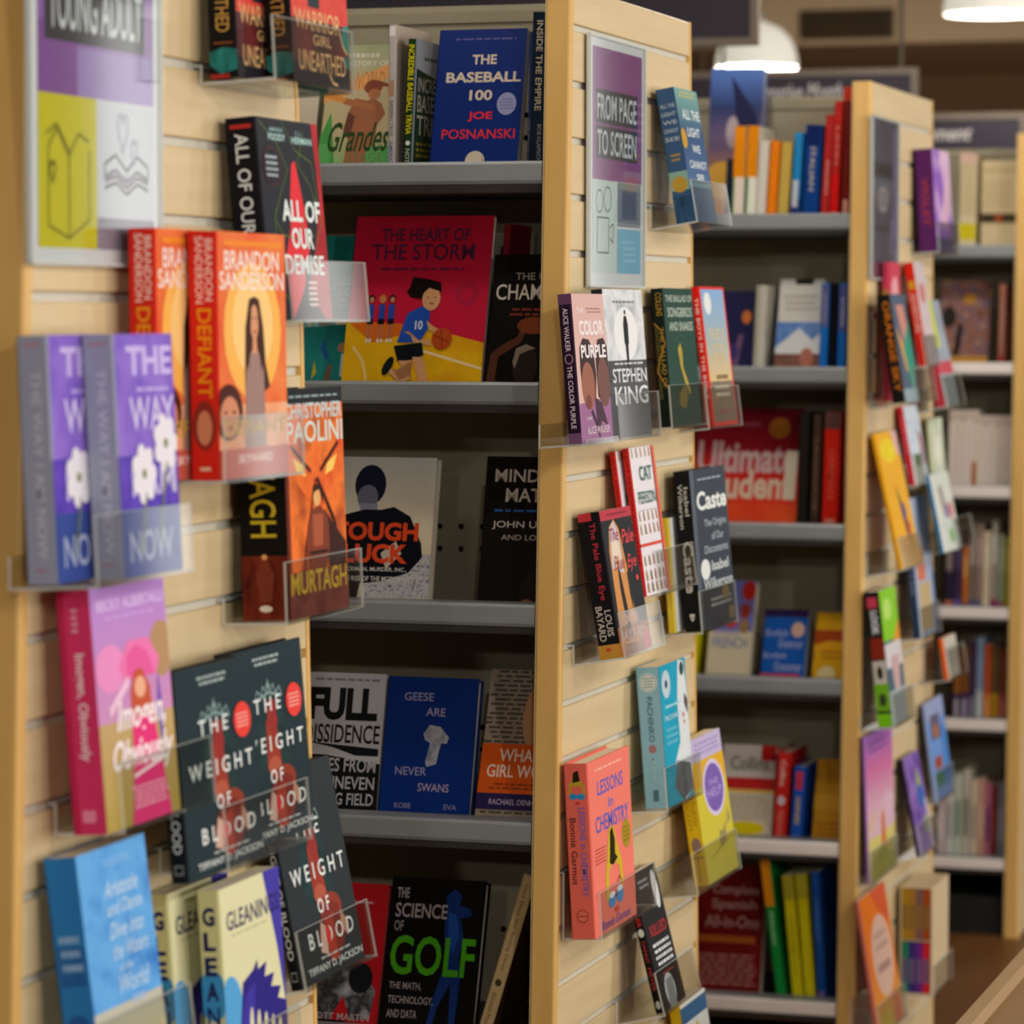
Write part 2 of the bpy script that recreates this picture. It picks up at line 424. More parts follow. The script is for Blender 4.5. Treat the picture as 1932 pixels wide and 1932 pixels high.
bookcase(1, 'maple slat-end bookcase nearest the camera, carrying the teen novels and purple and yellow sign', LIP[1], -1.6)
bookcase(2, 'maple slat-end bookcase in the middle, its shelves holding sports books, sign about page to screen', LIP[2], -1.9)
bookcase(3, 'maple slat-end bookcase holding language books, a dark sign on its end panel', LIP[3], -1.9)
bookcase(4, 'farthest maple slat-end bookcase, cut off by the right edge of the photo', LIP[4], -1.9)

# ================================================================ clear acrylic book ledges hooked into the slat grooves
def holder(label, k, p, lean, ya, yb, lip=.060, fit=.0005, tray_to=None):
    """bent sheet: front lip, sloping tray, back plate and hook; p is the bottom front edge of the book it carries"""
    a = R(lean); v = Vector((-math.sin(a), 0, math.cos(a))); w = Vector((math.cos(a), 0, math.sin(a))); P = Vector(p)
    root = thing('book_ledge', label, 'book holder', Matrix.Translation((0, ya, p[2])), 'clear acrylic ledges on the slat panels')
    th = .0028; o = Vector((0, ya, p[2]))
    def at(ww, vv): q = P+w*ww+v*vv; return (q.x, q.z-p[2])
    wf = .0035
    m1 = MB(); m2 = MB(); m3 = MB(); L = yb-ya
    m1.extrude([at(wf, -fit-th), at(wf+th, -fit-th), at(wf+th, lip), at(wf, lip)], 0, L, 'y', ACRYL, ACRYL_EDGE)
    # rim strip on the lip
    rim = [at(wf, lip), at(wf+th, lip), at(wf+th, lip+.0004), at(wf, lip+.0004)]
    m1.extrude(rim, 0, L, 'y', ACRYL_EDGE)
    m1.build('front_lip', root)
    # tray runs back until it meets the panel
    if tray_to: yb = tray_to; L = yb-ya
    t = (P.x+v.x*(-fit) - .0056)/w.x
    m2.extrude([at(-t, -fit-th), at(wf-.0001, -fit-th), at(wf-.0001, -fit), at(-t, -fit)], 0, L, 'y', ACRYL, ACRYL_EDGE)
    m2.build('tray', root)
    zb = at(-t, -fit-th)[1]+p[2]
    gz = GZ+GO[k]; 
    while gz-GS > zb+.016: gz -= GS
    z0, z1 = zb-p[2], gz-p[2]
    m3.extrude([(.0022, z0), (.005, z0), (.005, z1+.0015), (.0022, z1+.0015)], 0, L, 'y', ACRYL, ACRYL_EDGE)
    h0 = max(ya, near(k, gz)+.016)-ya; h1 = min(yb, far(k, gz)-.014)-ya
    m3.extrude([(-.0048, z1-.0012), (.0021, z1-.0012), (.0021, z1+.0015), (-.0048, z1+.0015)], h0, h1, 'y', ACRYL_EDGE)
    m3.build('back_plate', root)
    return root

# ================================================================ books on the nearest end panel
HB, PBK = 'hardcover_book', 'paperback_book'
def flower(cx, cy, r, asp=.6):
    o = []
    for i in range(7):
        a = 2*math.pi*i/7; o.append(('e', cx+math.cos(a)*r*.55, cy+math.sin(a)*r*.55*asp, r*.42, r*.2, '#ece8f2', math.degrees(a)))
    return o+[('e', cx, cy, r*.16, r*.16*asp, '#7d8a52')]
way_f = [('r', 0, 0, 1, .30, '#3a4f9c'), ('r', 0, .28, 1, .5, 'N#4a35a6,#6b4cc4@6'),
    ('t', 'THE', .2, .83, .97, .95, '#cdbdf5', .03), ('l', .3, .755, .95, .785, 1, '#c4b2ee'), ('t', 'WAY', .22, .6, .98, .74, '#d6cbf4', .03),
    ('t', 'I AM', .2, .33, .95, .45, '#cfc6ee', .03), ('t', 'NOW', .12, .06, .85, .19, '#aab4d8', .03)] + flower(.8, .54, .22) + flower(.4, .42, .22) + [
    ('o', [(.42, .34), (.36, .22), (.3, .1)], .003, '#7c8f5a'), ('o', [(.8, .46), (.7, .3), (.62, .12)], .003, '#7c8f5a')]
way_s = [('T', 'THE WAY I AM NOW', .42, .1, .72, .86, '#c8cad6', .01), ('l', .2, .95, .8, .975, 1, '#c08090'), ('l', .25, .05, .7, .065, 1, '#c0506c')]
G = 'purple teen novels with silver spines'
pb(HB, 'purple and silver hardcover at the back of the pair nearest the maple edge, mostly hidden', (.050, 2.691, 1.2995), 2.5, .030, .125, .217, 'N#6a4cc0,#9a7ad8@3', '#9da2b6', way_f, way_s, True, G)
pb(HB, 'purple and silver hardcover with white flowers, in front of its twin by the maple edge', (.083, 2.758, 1.300), 2.9, .0305, .130, .217, 'N#6a4cc0,#9a7ad8@3', '#9da2b6', way_f, way_s, True, G)
holder('clear acrylic ledge in front of the two purple and silver hardcovers', 1, (.083, 2.758, 1.300), 2.9, 2.69, 2.90)

def woman(cx, top, h, hair, skin, coat):
    w = h*.42
    return [('p', [(cx-w*.5, top-h*.98), (cx-w*.56, top-h*.5), (cx-w*.5, top-h*.2), (cx-w*.28, top-h*.02), (cx, top), (cx+w*.28, top-h*.02), (cx+w*.5, top-h*.2), (cx+w*.62, top-h*.45), (cx+w*.85, top-h*.6), (cx+w*.5, top-h*.64), (cx+w*.4, top-h*.98)], hair),
        ('p', [(cx-w*.62, top-h), (cx-w*.5, top-h*.5), (cx-w*.2, top-h*.36), (cx+w*.2, top-h*.36), (cx+w*.5, top-h*.5), (cx+w*.6, top-h)], coat),
        ('e', cx, top-h*.17, w*.24, h*.115, skin), ('p', [(cx-w*.1, top-h*.26), (cx+w*.1, top-h*.26), (cx+w*.14, top-h*.38), (cx-w*.14, top-h*.38)], skin),
        ('r', cx-w*.13, top-h*.15, cx-w*.05, top-h*.14, '#3a2018'), ('r', cx+w*.05, top-h*.15, cx+w*.13, top-h*.14, '#3a2018'), ('e', cx, top-h*.235, w*.07, h*.01, '#a03a30'),
        ('p', [(cx-w*.3, top-h*.06), (cx-w*.16, top-h*.04), (cx-w*.26, top-h*.3), (cx-w*.36, top-h*.5), (cx-w*.42, top-h*.3)], hair),
        ('p', [(cx+w*.3, top-h*.06), (cx+w*.16, top-h*.04), (cx+w*.26, top-h*.3), (cx+w*.34, top-h*.52), (cx+w*.42, top-h*.3)], hair)]
def_f = [('r', 0, .0, 1, .30, 'N#e8926a,#f0b88a@4'), ('e', .5, .6, .42, .28, '#f8b858'), ('e', .5, .62, .3, .2, '#fbd083'), ('r', .1, .945, .95, .965, '#f0902a'),
    ('t', 'BRANDON', .1, .845, .9, .925, '#fbe9df', .02), ('t', 'SANDERSON', .03, .765, .97, .84, '#fbe9df', .02)] + woman(.52, .74, .62, '#452418', '#d99a74', '#a08078') + [
    ('e', .13, .27, .2, .115, '#4a2018'), ('e', .14, .25, .135, .085, '#d08a68'), ('e', .08, .27, .02, .007, '#2a1410'), ('e', .2, .27, .02, .007, '#2a1410'), ('e', .15, .205, .03, .009, '#a8443a'),
    ('t', 'DEFIANT', .06, .175, .97, .235, '#c8a03a', .02), ('r', 0, 0, 1, .12, '#c05a4a'), ('t', 'SKYWARD', .25, .06, .75, .095, '#f0d8d0')]
def_s = [('T', 'BRANDON', .58, .72, .85, .97, '#f0cfc4', .02), ('T', 'SANDERSON', .25, .71, .52, .98, '#f0cfc4', .02), ('T', 'DEFIANT', .3, .33, .78, .69, '#e89a1a', .03), ('e', .5, .22, .4, .1, '#8c3226'), ('e', .5, .21, .26, .07, '#d08a68'), ('l', .3, .03, .7, .06, 1, '#f0d0b0')]
G = 'orange science fiction hardcovers'
pb(HB, 'red-orange hardcover at the back of the pair below the purple and yellow sign', (.046, 2.919, 1.3775), .7, .028, .165, .237, 'N#e2552e,#f08a48@3', '#d42a1e', def_f, def_s, True, G)
pb(HB, 'red-orange hardcover with a long-haired woman, in front of its twin below the sign', (.080, 2.986, 1.377), .8, .030, .176, .236, 'N#e2552e,#f08a48@3', '#d42a1e', def_f, def_s, True, G)
holder('clear acrylic ledge in front of the red-orange hardcovers', 1, (.080, 2.986, 1.377), .8, 2.985, 3.193)

war_f = [('r', 0, 0, 1, .3, 'N#7a2c2c,#4c2426,#2a2028@3'), ('r', 0, 0, 1, .1, '#251f26'), ('p', [(.3, .36), (.42, 1), (.55, 1), (.5, .36)], '#1b2a30'), ('e', .97, .24, .1, .07, '#2f7f78'), ('e', .95, .13, .08, .03, '#2b6a66'),
    ('t', 'WARRIOR', .06, .25, .86, .345, '#e0b47c', .004), ('t', 'GIRL', .36, .185, .68, .235, '#e0b47c', .004), ('t', 'UNEARTHED', .1, .06, .92, .155, '#e0b47c', .004), ('o', [(.84, .27), (.88, .21), (.96, .17)], .003, '#e0b47c'), ('o', [(.62, .06), (.68, .02), (.76, .015)], .003, '#e0b47c')]
war_s = [('T', 'UNEARTHED', .25, .21, .75, .55, '#c89a4c', .008), ('r', .15, .158, .85, .163, '#a85a28'), ('p', [(0, .12), (.5, .14), (1, .13), (1, .04), (.4, .02), (0, .06)], 'N#1c5a58,#2f8a84@4'), ('r', 0, 0, .7, .02, '#a02c28')]
G = 'black and red novels at the top of the panel'
pb(HB, 'black and red hardcover at the back of the pair at the top of the panel', (.045, 3.120, 1.7665), 2.4, .029, .152, .217, 'N#b8302c,#d8483c,#c03830@2.6', '#191614', war_f, war_s, True, G)
pb(HB, 'black and red gold-lettered hardcover in front of its twin at the panel top', (.077, 3.189, 1.767), 3.1, .028, .163, .217, 'N#b8302c,#d8483c,#c03830@2.6', '#191614', war_f, war_s, True, G)
holder('clear acrylic ledge under the black and red pair at the top of the panel', 1, (.077, 3.189, 1.767), 3.1, 3.125, 3.35)

vine = lambda pts, c='#5c7a2c': ('o', pts, .0013, c)
all_f = [('p', [(.9, 1), (1, 1), (1, 0), (.55, 0), (.8, .35), (.94, .6)], 'N#c83038,#8a1a22@3'), ('p', [(.52, .78), (.58, .8), (.68, .55), (.72, .38), (.62, .2), (.5, .1), (.35, .0), (.3, .3), (.42, .45), (.46, .62)], '#e0303c'),
    ('p', [(.62, .28), (.7, .1), (.9, 0), (.55, 0)], '#23181c'),
    vine([(.05, .98), (.3, .88), (.45, .75), (.3, .62), (.18, .5), (.3, .42), (.55, .4)]), vine([(.4, 1), (.6, .85), (.85, .8), (.9, .62), (.7, .55), (.6, .47), (.8, .42)]), vine([(.75, .95), (.62, .78), (.8, .68), (.95, .5), (.8, .35)]), vine([(.2, .55), (.15, .35), (.3, .22), (.5, .3)]), vine([(.1, .4), (.05, .2), (.3, .1)]),
    ('t', 'AMANDA', .2, .935, .42, .955, '#9cc4c4'), ('t', 'FOODY', .18, .89, .45, .925, '#b8e0dc', .02), ('t', 'C. L.', .62, .93, .72, .95, '#9cc4c4'), ('t', 'HERMAN', .55, .885, .88, .92, '#b8e0dc', .02),
    ('e', .2, .76, .14, .1, '#4a2428'), ('e', .2, .76, .125, .088, '#1c1c24'), ('l', .1, .7, .3, .82, 4, '#a8b4bc'),
    ('t', 'ALL OF', .3, .49, .92, .6, '#e6f0ec', .03), ('t', 'OUR', .42, .355, .78, .46, '#e6f0ec', .03), ('t', 'DEMISE', .28, .225, .92, .325, '#e6f0ec', .03), ('l', .62, .06, .78, .2, 5, '#f0d8d8')]
all_s = [('r', .15, .945, .85, .965, '#b8302c'), ('T', 'ALL OF OUR DEMISE', .28, .12, .72, .92, '#d8dee0', .02), ('l', .3, .03, .7, .07, 1, '#a0a4a8')]
pb(HB, 'black hardcover with green vines and a red figure, right of the orange pair', (.059, 3.173, 1.529), 5.1, .033, .172, .204, '#22242c', '#17161a', all_f, all_s, True)
holder('clear acrylic ledge sticking past the panel edge under the black vine-covered hardcover', 1, (.059, 3.173, 1.529), 5.1, 3.218, 3.443)

mur_f = [('r', 0, .93, 1, 1, '#1c2026'), ('r', 0, .2, .06, 1, '#6b2a1c'), ('l', .04, .955, .96, .972, 1, '#9ab0b4'), ('t', 'CHRISTOPHER', .02, .865, .99, .935, '#c4d8d8', .02), ('t', 'PAOLINI', .04, .76, .99, .855, '#d4e4dc', .02),
    ('p', [(.1, .72), (.5, .62), (.9, .72), (.85, .6), (.62, .5), (.5, .3), (.38, .5), (.15, .6)], 'N#f08030,#d8461c@5'), ('p', [(.12, .7), (.3, .66), (.34, .61), (.2, .63)], '#f6d060'), ('p', [(.88, .7), (.7, .66), (.66, .61), (.8, .63)], '#f6d060'),
    ('o', [(.1, .75), (.42, .63)], .005, '#4a1410'), ('o', [(.9, .75), (.58, .63)], .005, '#4a1410'), ('o', [(.5, .6), (.3, .3), (.25, .1)], .004, '#5a1812'), ('o', [(.52, .6), (.8, .4), (.9, .1)], .006, '#3a100c'),
    ('p', [(.62, .46), (.98, .3), (.98, .1), (.7, .12)], '#3a1c18'), ('p', [(.4, .46), (.55, .48), (.68, .42), (.7, .3), (.64, .2), (.66, .06), (.34, .06), (.36, .2), (.3, .32)], '#7c3a26'), ('p', [(.42, .44), (.6, .44), (.58, .3), (.42, .3)], '#a8563a'),
    ('r', .36, .265, .66, .28, '#2a1410'), ('e', .5, .515, .06, .04, '#e8b070'), ('p', [(.41, .5), (.45, .57), (.53, .575), (.6, .53), (.62, .47), (.55, .55), (.46, .54)], '#3a1a14'),
    ('r', 0, 0, 1, .2, 'N#5a2a26,#80443a@5'), ('t', 'MURTAGH', .03, .1, .97, .2, '#c8a834', .02)]
mur_s = [('r', 0, 0, 1, .28, 'N#3a1410,#8a3420@4'), ('T', 'MURTAGH', .22, .36, .78, .93, '#c8b02c', .03), ('e', .5, .68, .48, .07, '#8a7a20'), ('e', .5, .68, .42, .058, '#15120f'), ('T', 'TA', .22, .625, .78, .73, '#c8b02c', .03),
    ('p', [(.38, .08), (.62, .08), (.7, .2), (.55, .26), (.45, .26), (.3, .2)], '#7c3a26'), ('e', .5, .275, .06, .012, '#e0a868'), ('e', .5, .05, .14, .015, '#e8dcd0')]
pb(HB, 'thick black and fiery orange hardcover with a dragon face, low at the panel edge', (.067, 3.200, 1.225), 2.0, .051, .170, .234, 'N#d8441c,#f07c30,#7c1c12@3', '#15120f', mur_f, mur_s, True)
holder('clear acrylic ledge across the fiery dragon hardcover', 1, (.067, 3.200, 1.225), 2.0, 3.178, 3.40)

imo_f = [('r', 0, .42, 1, 1, 'G#e49ab0,#b88ad8'), ('r', 0, 0, 1, .44, 'G#b09a4c,#c8a878,#e8a0b0'), ('t', 'BECKY ALBERTALLI', .08, .9, .97, .945, '#e0c4f4', .02), ('l', .1, .86, .9, .875, 1, '#cfa8e8'),
    ('e', .9, .7, .16, .12, '#b8926a'), ('e', .2, .66, .2, .1, '#ec94cc'), ('p', [(.3, .66), (.45, .76), (.72, .76), (.86, .66), (.8, .6), (.36, .6)], '#f07cb8'), ('p', [(.4, .6), (.42, .7), (.55, .74), (.7, .7), (.78, .6)], '#ea60a4'),
    ('p', [(.42, .3), (.44, .55), (.5, .63), (.6, .64), (.7, .56), (.74, .3)], '#c85a3c'), ('e', .57, .56, .075, .045, '#f0b496'), ('p', [(.38, .1), (.44, .44), (.72, .44), (.88, 0), (.34, 0)], '#e83880'),
    ('p', [(.14, .5), (.42, .62), (.43, .58), (.15, .46)], '#f2c8e4'), ('p', [(.78, .44), (.82, .6), (.86, .44), (.82, .3)], '#7c5cc0'),
    ('i', 'Imogen,', .22, .36, .88, .52, '#fbeef2', .025), ('i', 'Obviously', .14, .2, .96, .36, '#fbeef2', .025), ('p', [(.4, .19), (.85, .24), (.85, .255), (.4, .205)], '#fbeef2'), ('l', .35, .06, .85, .16, 5, '#f4b8cc')]
imo_s = [('r', 0, 0, .2, 1, '#c02a54'), ('T', 'Imogen, Obviously', .34, .3, .72, .74, '#f6dfe6', .02), ('l', .4, .82, .6, .93, 4, '#f0b8cc'), ('r', .3, .05, .7, .1, '#ef8fae')]
pb(PBK, 'pink and lilac paperback with white script and a red-haired girl, in its own ledge', (.066, 2.755, 1.072), 4.5, .032, .165, .219, '#e07cac', '#d83a6c', imo_f, imo_s)
holder('clear acrylic ledge around the pink and lilac paperback', 1, (.066, 2.755, 1.072), 4.5, 2.780, 2.993, tray_to=2.925)

def tiara(cx, cy, w, c='#7f9a98'):
    return [('o', [(cx-w/2, cy), (cx-w*.42, cy+.05), (cx-w*.25, cy+.02), (cx-w*.2, cy+.07), (cx-w*.05, cy+.03), (cx, cy+.1), (cx+w*.06, cy+.03), (cx+w*.2, cy+.07), (cx+w*.26, cy+.02), (cx+w*.42, cy+.05), (cx+w/2, cy)], .0022, c), ('o', [(cx-w/2, cy), (cx, cy+.03), (cx+w/2, cy)], .003, c), ('e', cx, cy+.065, .03, .015, c)]
wob_f = [('p', [(.32, .7), (.62, .7), (.72, .5), (.7, .32), (.3, .36), (.24, .52)], 'N#182a30,#24403f@9'), ('p', [(.42, .62), (.56, .62), (.6, .38), (.5, .3), (.4, .38)], '#9a3a2c'), ('e', .5, .38, .09, .05, '#b05a44'), ('p', [(.45, .72), (.56, .72), (.58, .6), (.52, .52), (.44, .6)], '#94302c'),
    ('l', .28, .9, .68, .955, 2, '#a8b8b6')] + tiara(.48, .73, .38) + [
    ('e', .62, .3, .16, .075, '#8c3a28'), ('p', [(.46, .3), (.6, .34), (.74, .3), (.78, .18), (.7, .1), (.6, .06), (.42, .1), (.36, .2)], '#7a2c24'), ('p', [(.74, .28), (.84, .2), (.8, .14), (.72, .2)], '#c09078'), ('p', [(.42, .26), (.5, .22), (.46, .1), (.36, .12)], '#d0b0a0'), ('p', [(.48, .26), (.62, .28), (.6, .06), (.48, .06)], '#a83c2c'),
    ('t', 'T H E', .26, .665, .64, .74, '#e8eeec', .012), ('t', 'W E I G H T', .1, .46, .93, .54, '#e8eeec', .012), ('t', 'O F', .42, .295, .6, .365, '#e8eeec', .012), ('t', 'B L O O D', .2, .15, .9, .228, '#e8eeec', .012), ('e', .5, .187, .04, .045, '#d83a34'),
    ('l', .3, .085, .85, .105, 1, '#b8c0be'), ('t', 'TIFFANY D. JACKSON', .12, .025, .97, .07, '#d8e0de', .015)]
stick = [('e', .83, .69, .115, .088, '#e8443c'), ('l', .75, .65, .91, .73, 4, '#f4b0a4')]
wob_s = [('T', 'THE WEIGHT OF BLOOD', .25, .14, .75, .9, '#c8d0ce', .02), ('r', .25, .04, .75, .085, '#8c9492'), ('r', .3, .046, .7, .079, '#1c2022')]
G = 'black novels with a sparkling tiara'
pb(HB, 'black tiara-covered hardcover with red sticker, in front on the left of the upper pair', (.070, 2.930, 1.000), 4.8, .018, .192, .199, '#23343a', '#16191b', wob_f+stick, wob_s, True, G)
pb(HB, 'black tiara-covered hardcover with red sticker, half hidden on the right of the upper pair', (.0515, 3.117, .999), 4.8, .018, .192, .199, '#23343a', '#16191b', wob_f+stick, wob_s, True, G)
pb(HB, 'black tiara-covered hardcover without sticker, alone in a lower ledge beside the cream books', (.060, 3.251, .837), 10.9, .013, .188, .224, '#2b3236', '#14161a', wob_f, wob_s, True, G)
holder('clear acrylic ledge in front of the upper two black tiara hardcovers', 1, (.070, 2.930, 1.000), 4.8, 3.015, 3.238)
holder('clear acrylic ledge in front of the lower single black tiara hardcover', 1, (.060, 3.251, .837), 10.9, 3.248, 3.460)

ari_f = [('r', 0, .3, 1, 1, 'N#4a94dc,#69b0ee,#3b80d0@3'), ('r', 0, .08, 1, .32, 'G#d8cf9a,#7a90d8'), ('p', [(0, 0), (1, 0), (1, .2), (.8, .12), (.55, .1), (.3, .04)], '#d9d09a'), ('p', [(.6, .0), (.7, .12), (.9, .16), (1, .13), (1, 0)], '#4a3c36'), ('e', .52, .1, .1, .05, '#5a8a8c'),
    ('l', .35, .91, .75, .95, 2, '#8cc0f0'), ('i', 'Aristotle', .32, .78, .82, .85, '#bcdcf8', .02), ('i', 'and Dante', .34, .7, .86, .76, '#bcdcf8', .015), ('i', 'Dive into', .34, .6, .84, .67, '#bcdcf8', .015), ('i', 'the Waters', .36, .51, .88, .58, '#bcdcf8', .015), ('i', 'of the', .42, .455, .62, .49, '#bcdcf8'), ('i', 'World', .4, .36, .84, .44, '#bcdcf8', .02), ('l', .55, .3, .75, .34, 2, '#a8ccf4')]
ari_s = [('r', .1, .45, .9, .62, 'N#2f6cae,#245a98@3'), ('l', .2, .5, .85, .68, 3, '#8cb4dc'), ('e', .5, .25, .4, .08, '#2a5a9c')]
pb(PBK, 'sky blue paperback with pale brush script, lowest on the left of the panel', (.066, 2.743, .843), 7.1, .032, .150, .211, '#4f9ae2', '#2f7cc0', ari_f, ari_s)
holder('clear acrylic ledge under the sky blue paperback at the bottom of the photo', 1, (.066, 2.743, .843), 7.1, 2.745, 2.945)

gle_f = [('p', [(.72, 1), (1, 1), (1, .3), (.9, .62)], '#4640a8'), ('t', 'GLEANINGS', .1, .79, .97, .88, '#2c2660', .03), ('l', .1, .755, .8, .77, 1, '#b8b890'), ('e', .1, .36, .2, .22, '#58a8e0'),
    ('p', [(.22, .3), (.3, .52), (.48, .56), (.55, .6), (.56, .55), (.7, .57), (.66, .5), (.82, .5), (.76, .44), (.92, .42), (.86, .37), (1, .34), (1, 0), (.2, 0)], '#2f2884'), ('p', [(.24, .3), (.34, .46), (.5, .5), (.46, .3), (.5, 0), (.22, 0)], '#4038a4')] + [
    ('e', .4+i*.115, .26-i*.02, .034, .13-i*.008, '#e4e0b0', -6) for i in range(5)] + [('p', [(.0, 0), (.1, .08), (.3, .02), (.34, .12), (.4, 0)], '#7cb8e8')]
gle_s = [('e', .5, .5, .7, .12, '#3b8cc0'), ('r', .15, .18, .95, .38, '#c8c8a8')] + [('t', c, .2, .83-i*.118, .76, .92-i*.118, '#232052', .04) for i, c in enumerate('GLEAN')] + [('t', 'I', .36, .25, .58, .33, '#232052', .04), ('t', 'N', .2, .13, .76, .22, '#232052', .04), ('t', 'G', .2, .02, .76, .1, '#232052', .04)]
G = 'cream and indigo paperbacks'
pb(PBK, 'cream and indigo paperback at the back, behind its twin and the sky blue book', (.042, 2.975, .7755), 3.9, .022, .150, .205, '#e2e0b4', '#c8c68e', gle_f, gle_s, False, G)
pb(PBK, 'cream and indigo paperback with scythe blades, in front of its twin', (.082, 3.002, .777), 3.5, .023, .157, .205, '#e2e0b4', '#c8c68e', gle_f, gle_s, False, G)
holder('clear acrylic ledge under the cream and indigo paperbacks, cut by the bottom of the photo', 1, (.082, 3.002, .777), 3.5, 2.97, 3.18)

# ================================================================ sign sheets in clear pockets on the end panels
def sign(label, k, y0, z0, W, H, ops, base='#dfe4ea'):
    r = thing('panel_sign', label, 'sign', frame((.0045, y0, z0), (0, 1, 0), (0, 0, 1), (1, 0, 0)), None)
    b = MB(); b.box(.002, .002, 0, W-.002, H-.002, .0012, base); paint(b, W, H, ops, lambda x, y, l: (x, y, .0013+l)); b.build('poster', r)
    f = MB(); f.box(0, 0, .0028, W, H, .005, ACRYL); f.build('clear_pocket', r)
    e = MB(); t = .0035
    for q in ((0, 0, W, t), (0, H-t, W, H), (0, t, t, H-t), (W-t, t, W, H-t)): e.box(q[0], q[1], -.001, q[2], q[3], .0056, ACRYL_EDGE)
    e.build('pocket_rim', r); return r
BL = '#2e2e38'
def obook(x, y, w, h, c):        # open book drawn in line
    return [('o', [(x-w, y+h*.35), (x-w*.5, y+h*.6), (x, y+h*.2), (x+w*.5, y+h*.6), (x+w, y+h*.35), (x+w, y), (x+w*.5, y+h*.2), (x, y-h*.1), (x-w*.5, y+h*.2), (x-w, y), (x-w, y+h*.35)], .003, c), ('o', [(x, y+h*.2), (x, y-h*.1)], .002, c),
        ('o', [(x-w, y-h*.1), (x-w*.5, y+h*.05), (x, y-h*.25), (x+w*.5, y+h*.05), (x+w, y-h*.1)], .003, c), ('o', [(x-w, y-h*.28), (x-w*.5, y-h*.12), (x, y-h*.42), (x+w*.5, y-h*.12), (x+w, y-h*.28)], .003, c)]
def heart(x, y, s, c): return [('o', [(x+s*.06*16*math.sin(t*.314)**3/16*6, y+s*(13*math.cos(t*.314)-5*math.cos(t*.628)-2*math.cos(t*.942)-math.cos(t*1.256))/30) for t in range(21)], .0024, c)]
sign('purple, yellow and white sign with a black title strip, on the nearest panel', 1, 2.728, 1.578, .288, .352,
    [('r', .07, .435, .95, .97, '#9268b4'), ('r', .07, .435, .36, .62, '#8450a0'), ('r', .36, .435, .95, .56, '#9e86c8'), ('r', .12, .57, .88, .755, BL), ('t', 'YOUNG ADULT', .15, .60, .86, .73, '#d4dce0', .035),
     ('r', .07, .045, .5, .435, '#d2cc10'), ('r', .5, .13, .95, .43, '#d0d6e2'), ('r', .5, .045, .95, .128, '#8f8ca0')] + obook(.73, .235, .17, .1, '#50485c') + heart(.7, .36, .11, '#9494ac') + heart(.79, .31, .07, '#a0a0b6') + [
     ('o', [(.14, .3), (.14, .1), (.29, .07), (.44, .12), (.44, .3)], .0022, '#6a6a10'), ('o', [(.29, .07), (.29, .28)], .0022, '#6a6a10'), ('o', [(.14, .3), (.2, .35), (.29, .28), (.36, .34), (.44, .32)], .0022, '#6a6a10'), ('o', [(.12, .33), (.2, .36), (.29, .29)], .002, '#6a6a10')] + heart(.17, .24, .06, '#7a7a10'))
sign('purple and white sign with two black title strips, on the middle panel', 2, 4.476, 1.571, .288, .347,
    [('r', .08, .43, .96, .955, '#8a4888'), ('r', .14, .655, .88, .79, BL), ('t', 'FROM PAGE', .16, .672, .86, .772, '#ccd6dc', .03), ('r', .14, .515, .88, .645, BL), ('t', 'TO SCREEN', .16, .53, .86, .63, '#ccd6dc', .03),
     ('r', .08, .06, .5, .428, '#c6dcd8'), ('r', .52, .25, .94, .428, '#7c8694'), ('r', .6, .28, .86, .40, '#5c6478'), ('r', .52, .06, .94, .24, '#78bce0'),
     ('o', [(.2+.06*math.cos(t*.5), .345+.045*math.sin(t*.5)) for t in range(14)], .0022, '#3a5a52'), ('o', [(.34+.065*math.cos(t*.5), .355+.05*math.sin(t*.5)) for t in range(14)], .0022, '#3a5a52'),
     ('o', [(.16, .28), (.36, .28), (.36, .14), (.16, .14), (.16, .28)], .0024, '#3a5a52'), ('o', [(.38, .24), (.44, .26), (.44, .18), (.38, .2)], .002, '#3a5a52'), ('l', .6, .1, .86, .2, 4, '#9cd0ec')])
sign('dark grey and violet sign sheet on the third panel', 3, 6.393, 1.600, .262, .312,
    [('r', .03, .0, .97, 1, 'N#5c5a6c,#48465a@4'), ('r', .05, .64, .9, .72, '#23222c'), ('r', .05, .52, .9, .62, '#6c6c7c'), ('e', .45, .5, .2, .08, '#b8b0b4'), ('l', .28, .45, .62, .55, 4, '#5a4a54'), ('r', .05, .3, .9, .34, '#34323e'), ('r', .8, .05, .95, .95, '#7a74a0')], '#4a4858')

# ================================================================ books on the middle end panel
light_f = [('r', 0, .3, 1, 1, 'G#a4c8b4,#4c6a94,#3a5680,#7fb0a8'), ('l', .15, .93, .9, .985, 2, '#c8b870'), ('t', 'ALL THE', .2, .77, .95, .845, '#dfe8e8', .02), ('t', 'LIGHT', .3, .64, .85, .71, '#dfe8e8', .02), ('t', 'WE', .4, .52, .75, .58, '#dfe8e8', .02), ('t', 'CANNOT', .18, .4, .92, .46, '#dfe8e8', .02), ('t', 'SEE', .4, .31, .72, .36, '#dfe8e8', .02), ('r', 0, 0, 1, .26, 'N#2a4a6c,#45688c@5'), ('e', .1, .62, .13, .075, '#c49a3c')]
light_s = [('r', 0, 0, 1, .2, 'N#203a5a,#3f6488@4'), ('r', 0, .24, 1, .38, '#8fb8a4'), ('e', .5, .285, .42, .06, '#c4a040')] + [('t', t, .12, .855-i*.062, .9, .885-i*.062, '#c0d0d8', .01) for i, t in enumerate(('ALL THE', 'LIGHT', 'WE', 'CANNOT', 'SEE'))] + [('l', .25, .45, .8, .52, 2, '#b89a50')]
pb(PBK, 'blue-green seaside paperback tilted in a ledge to the right of the middle sign', (.069, 4.818, 1.670), 9.8, .028, .132, .198, '#6d98a4', '#3f6088', light_f, light_s)
holder('clear acrylic ledge under the blue-green seaside paperback', 2, (.069, 4.818, 1.670), 9.8, 4.811, 5.020)

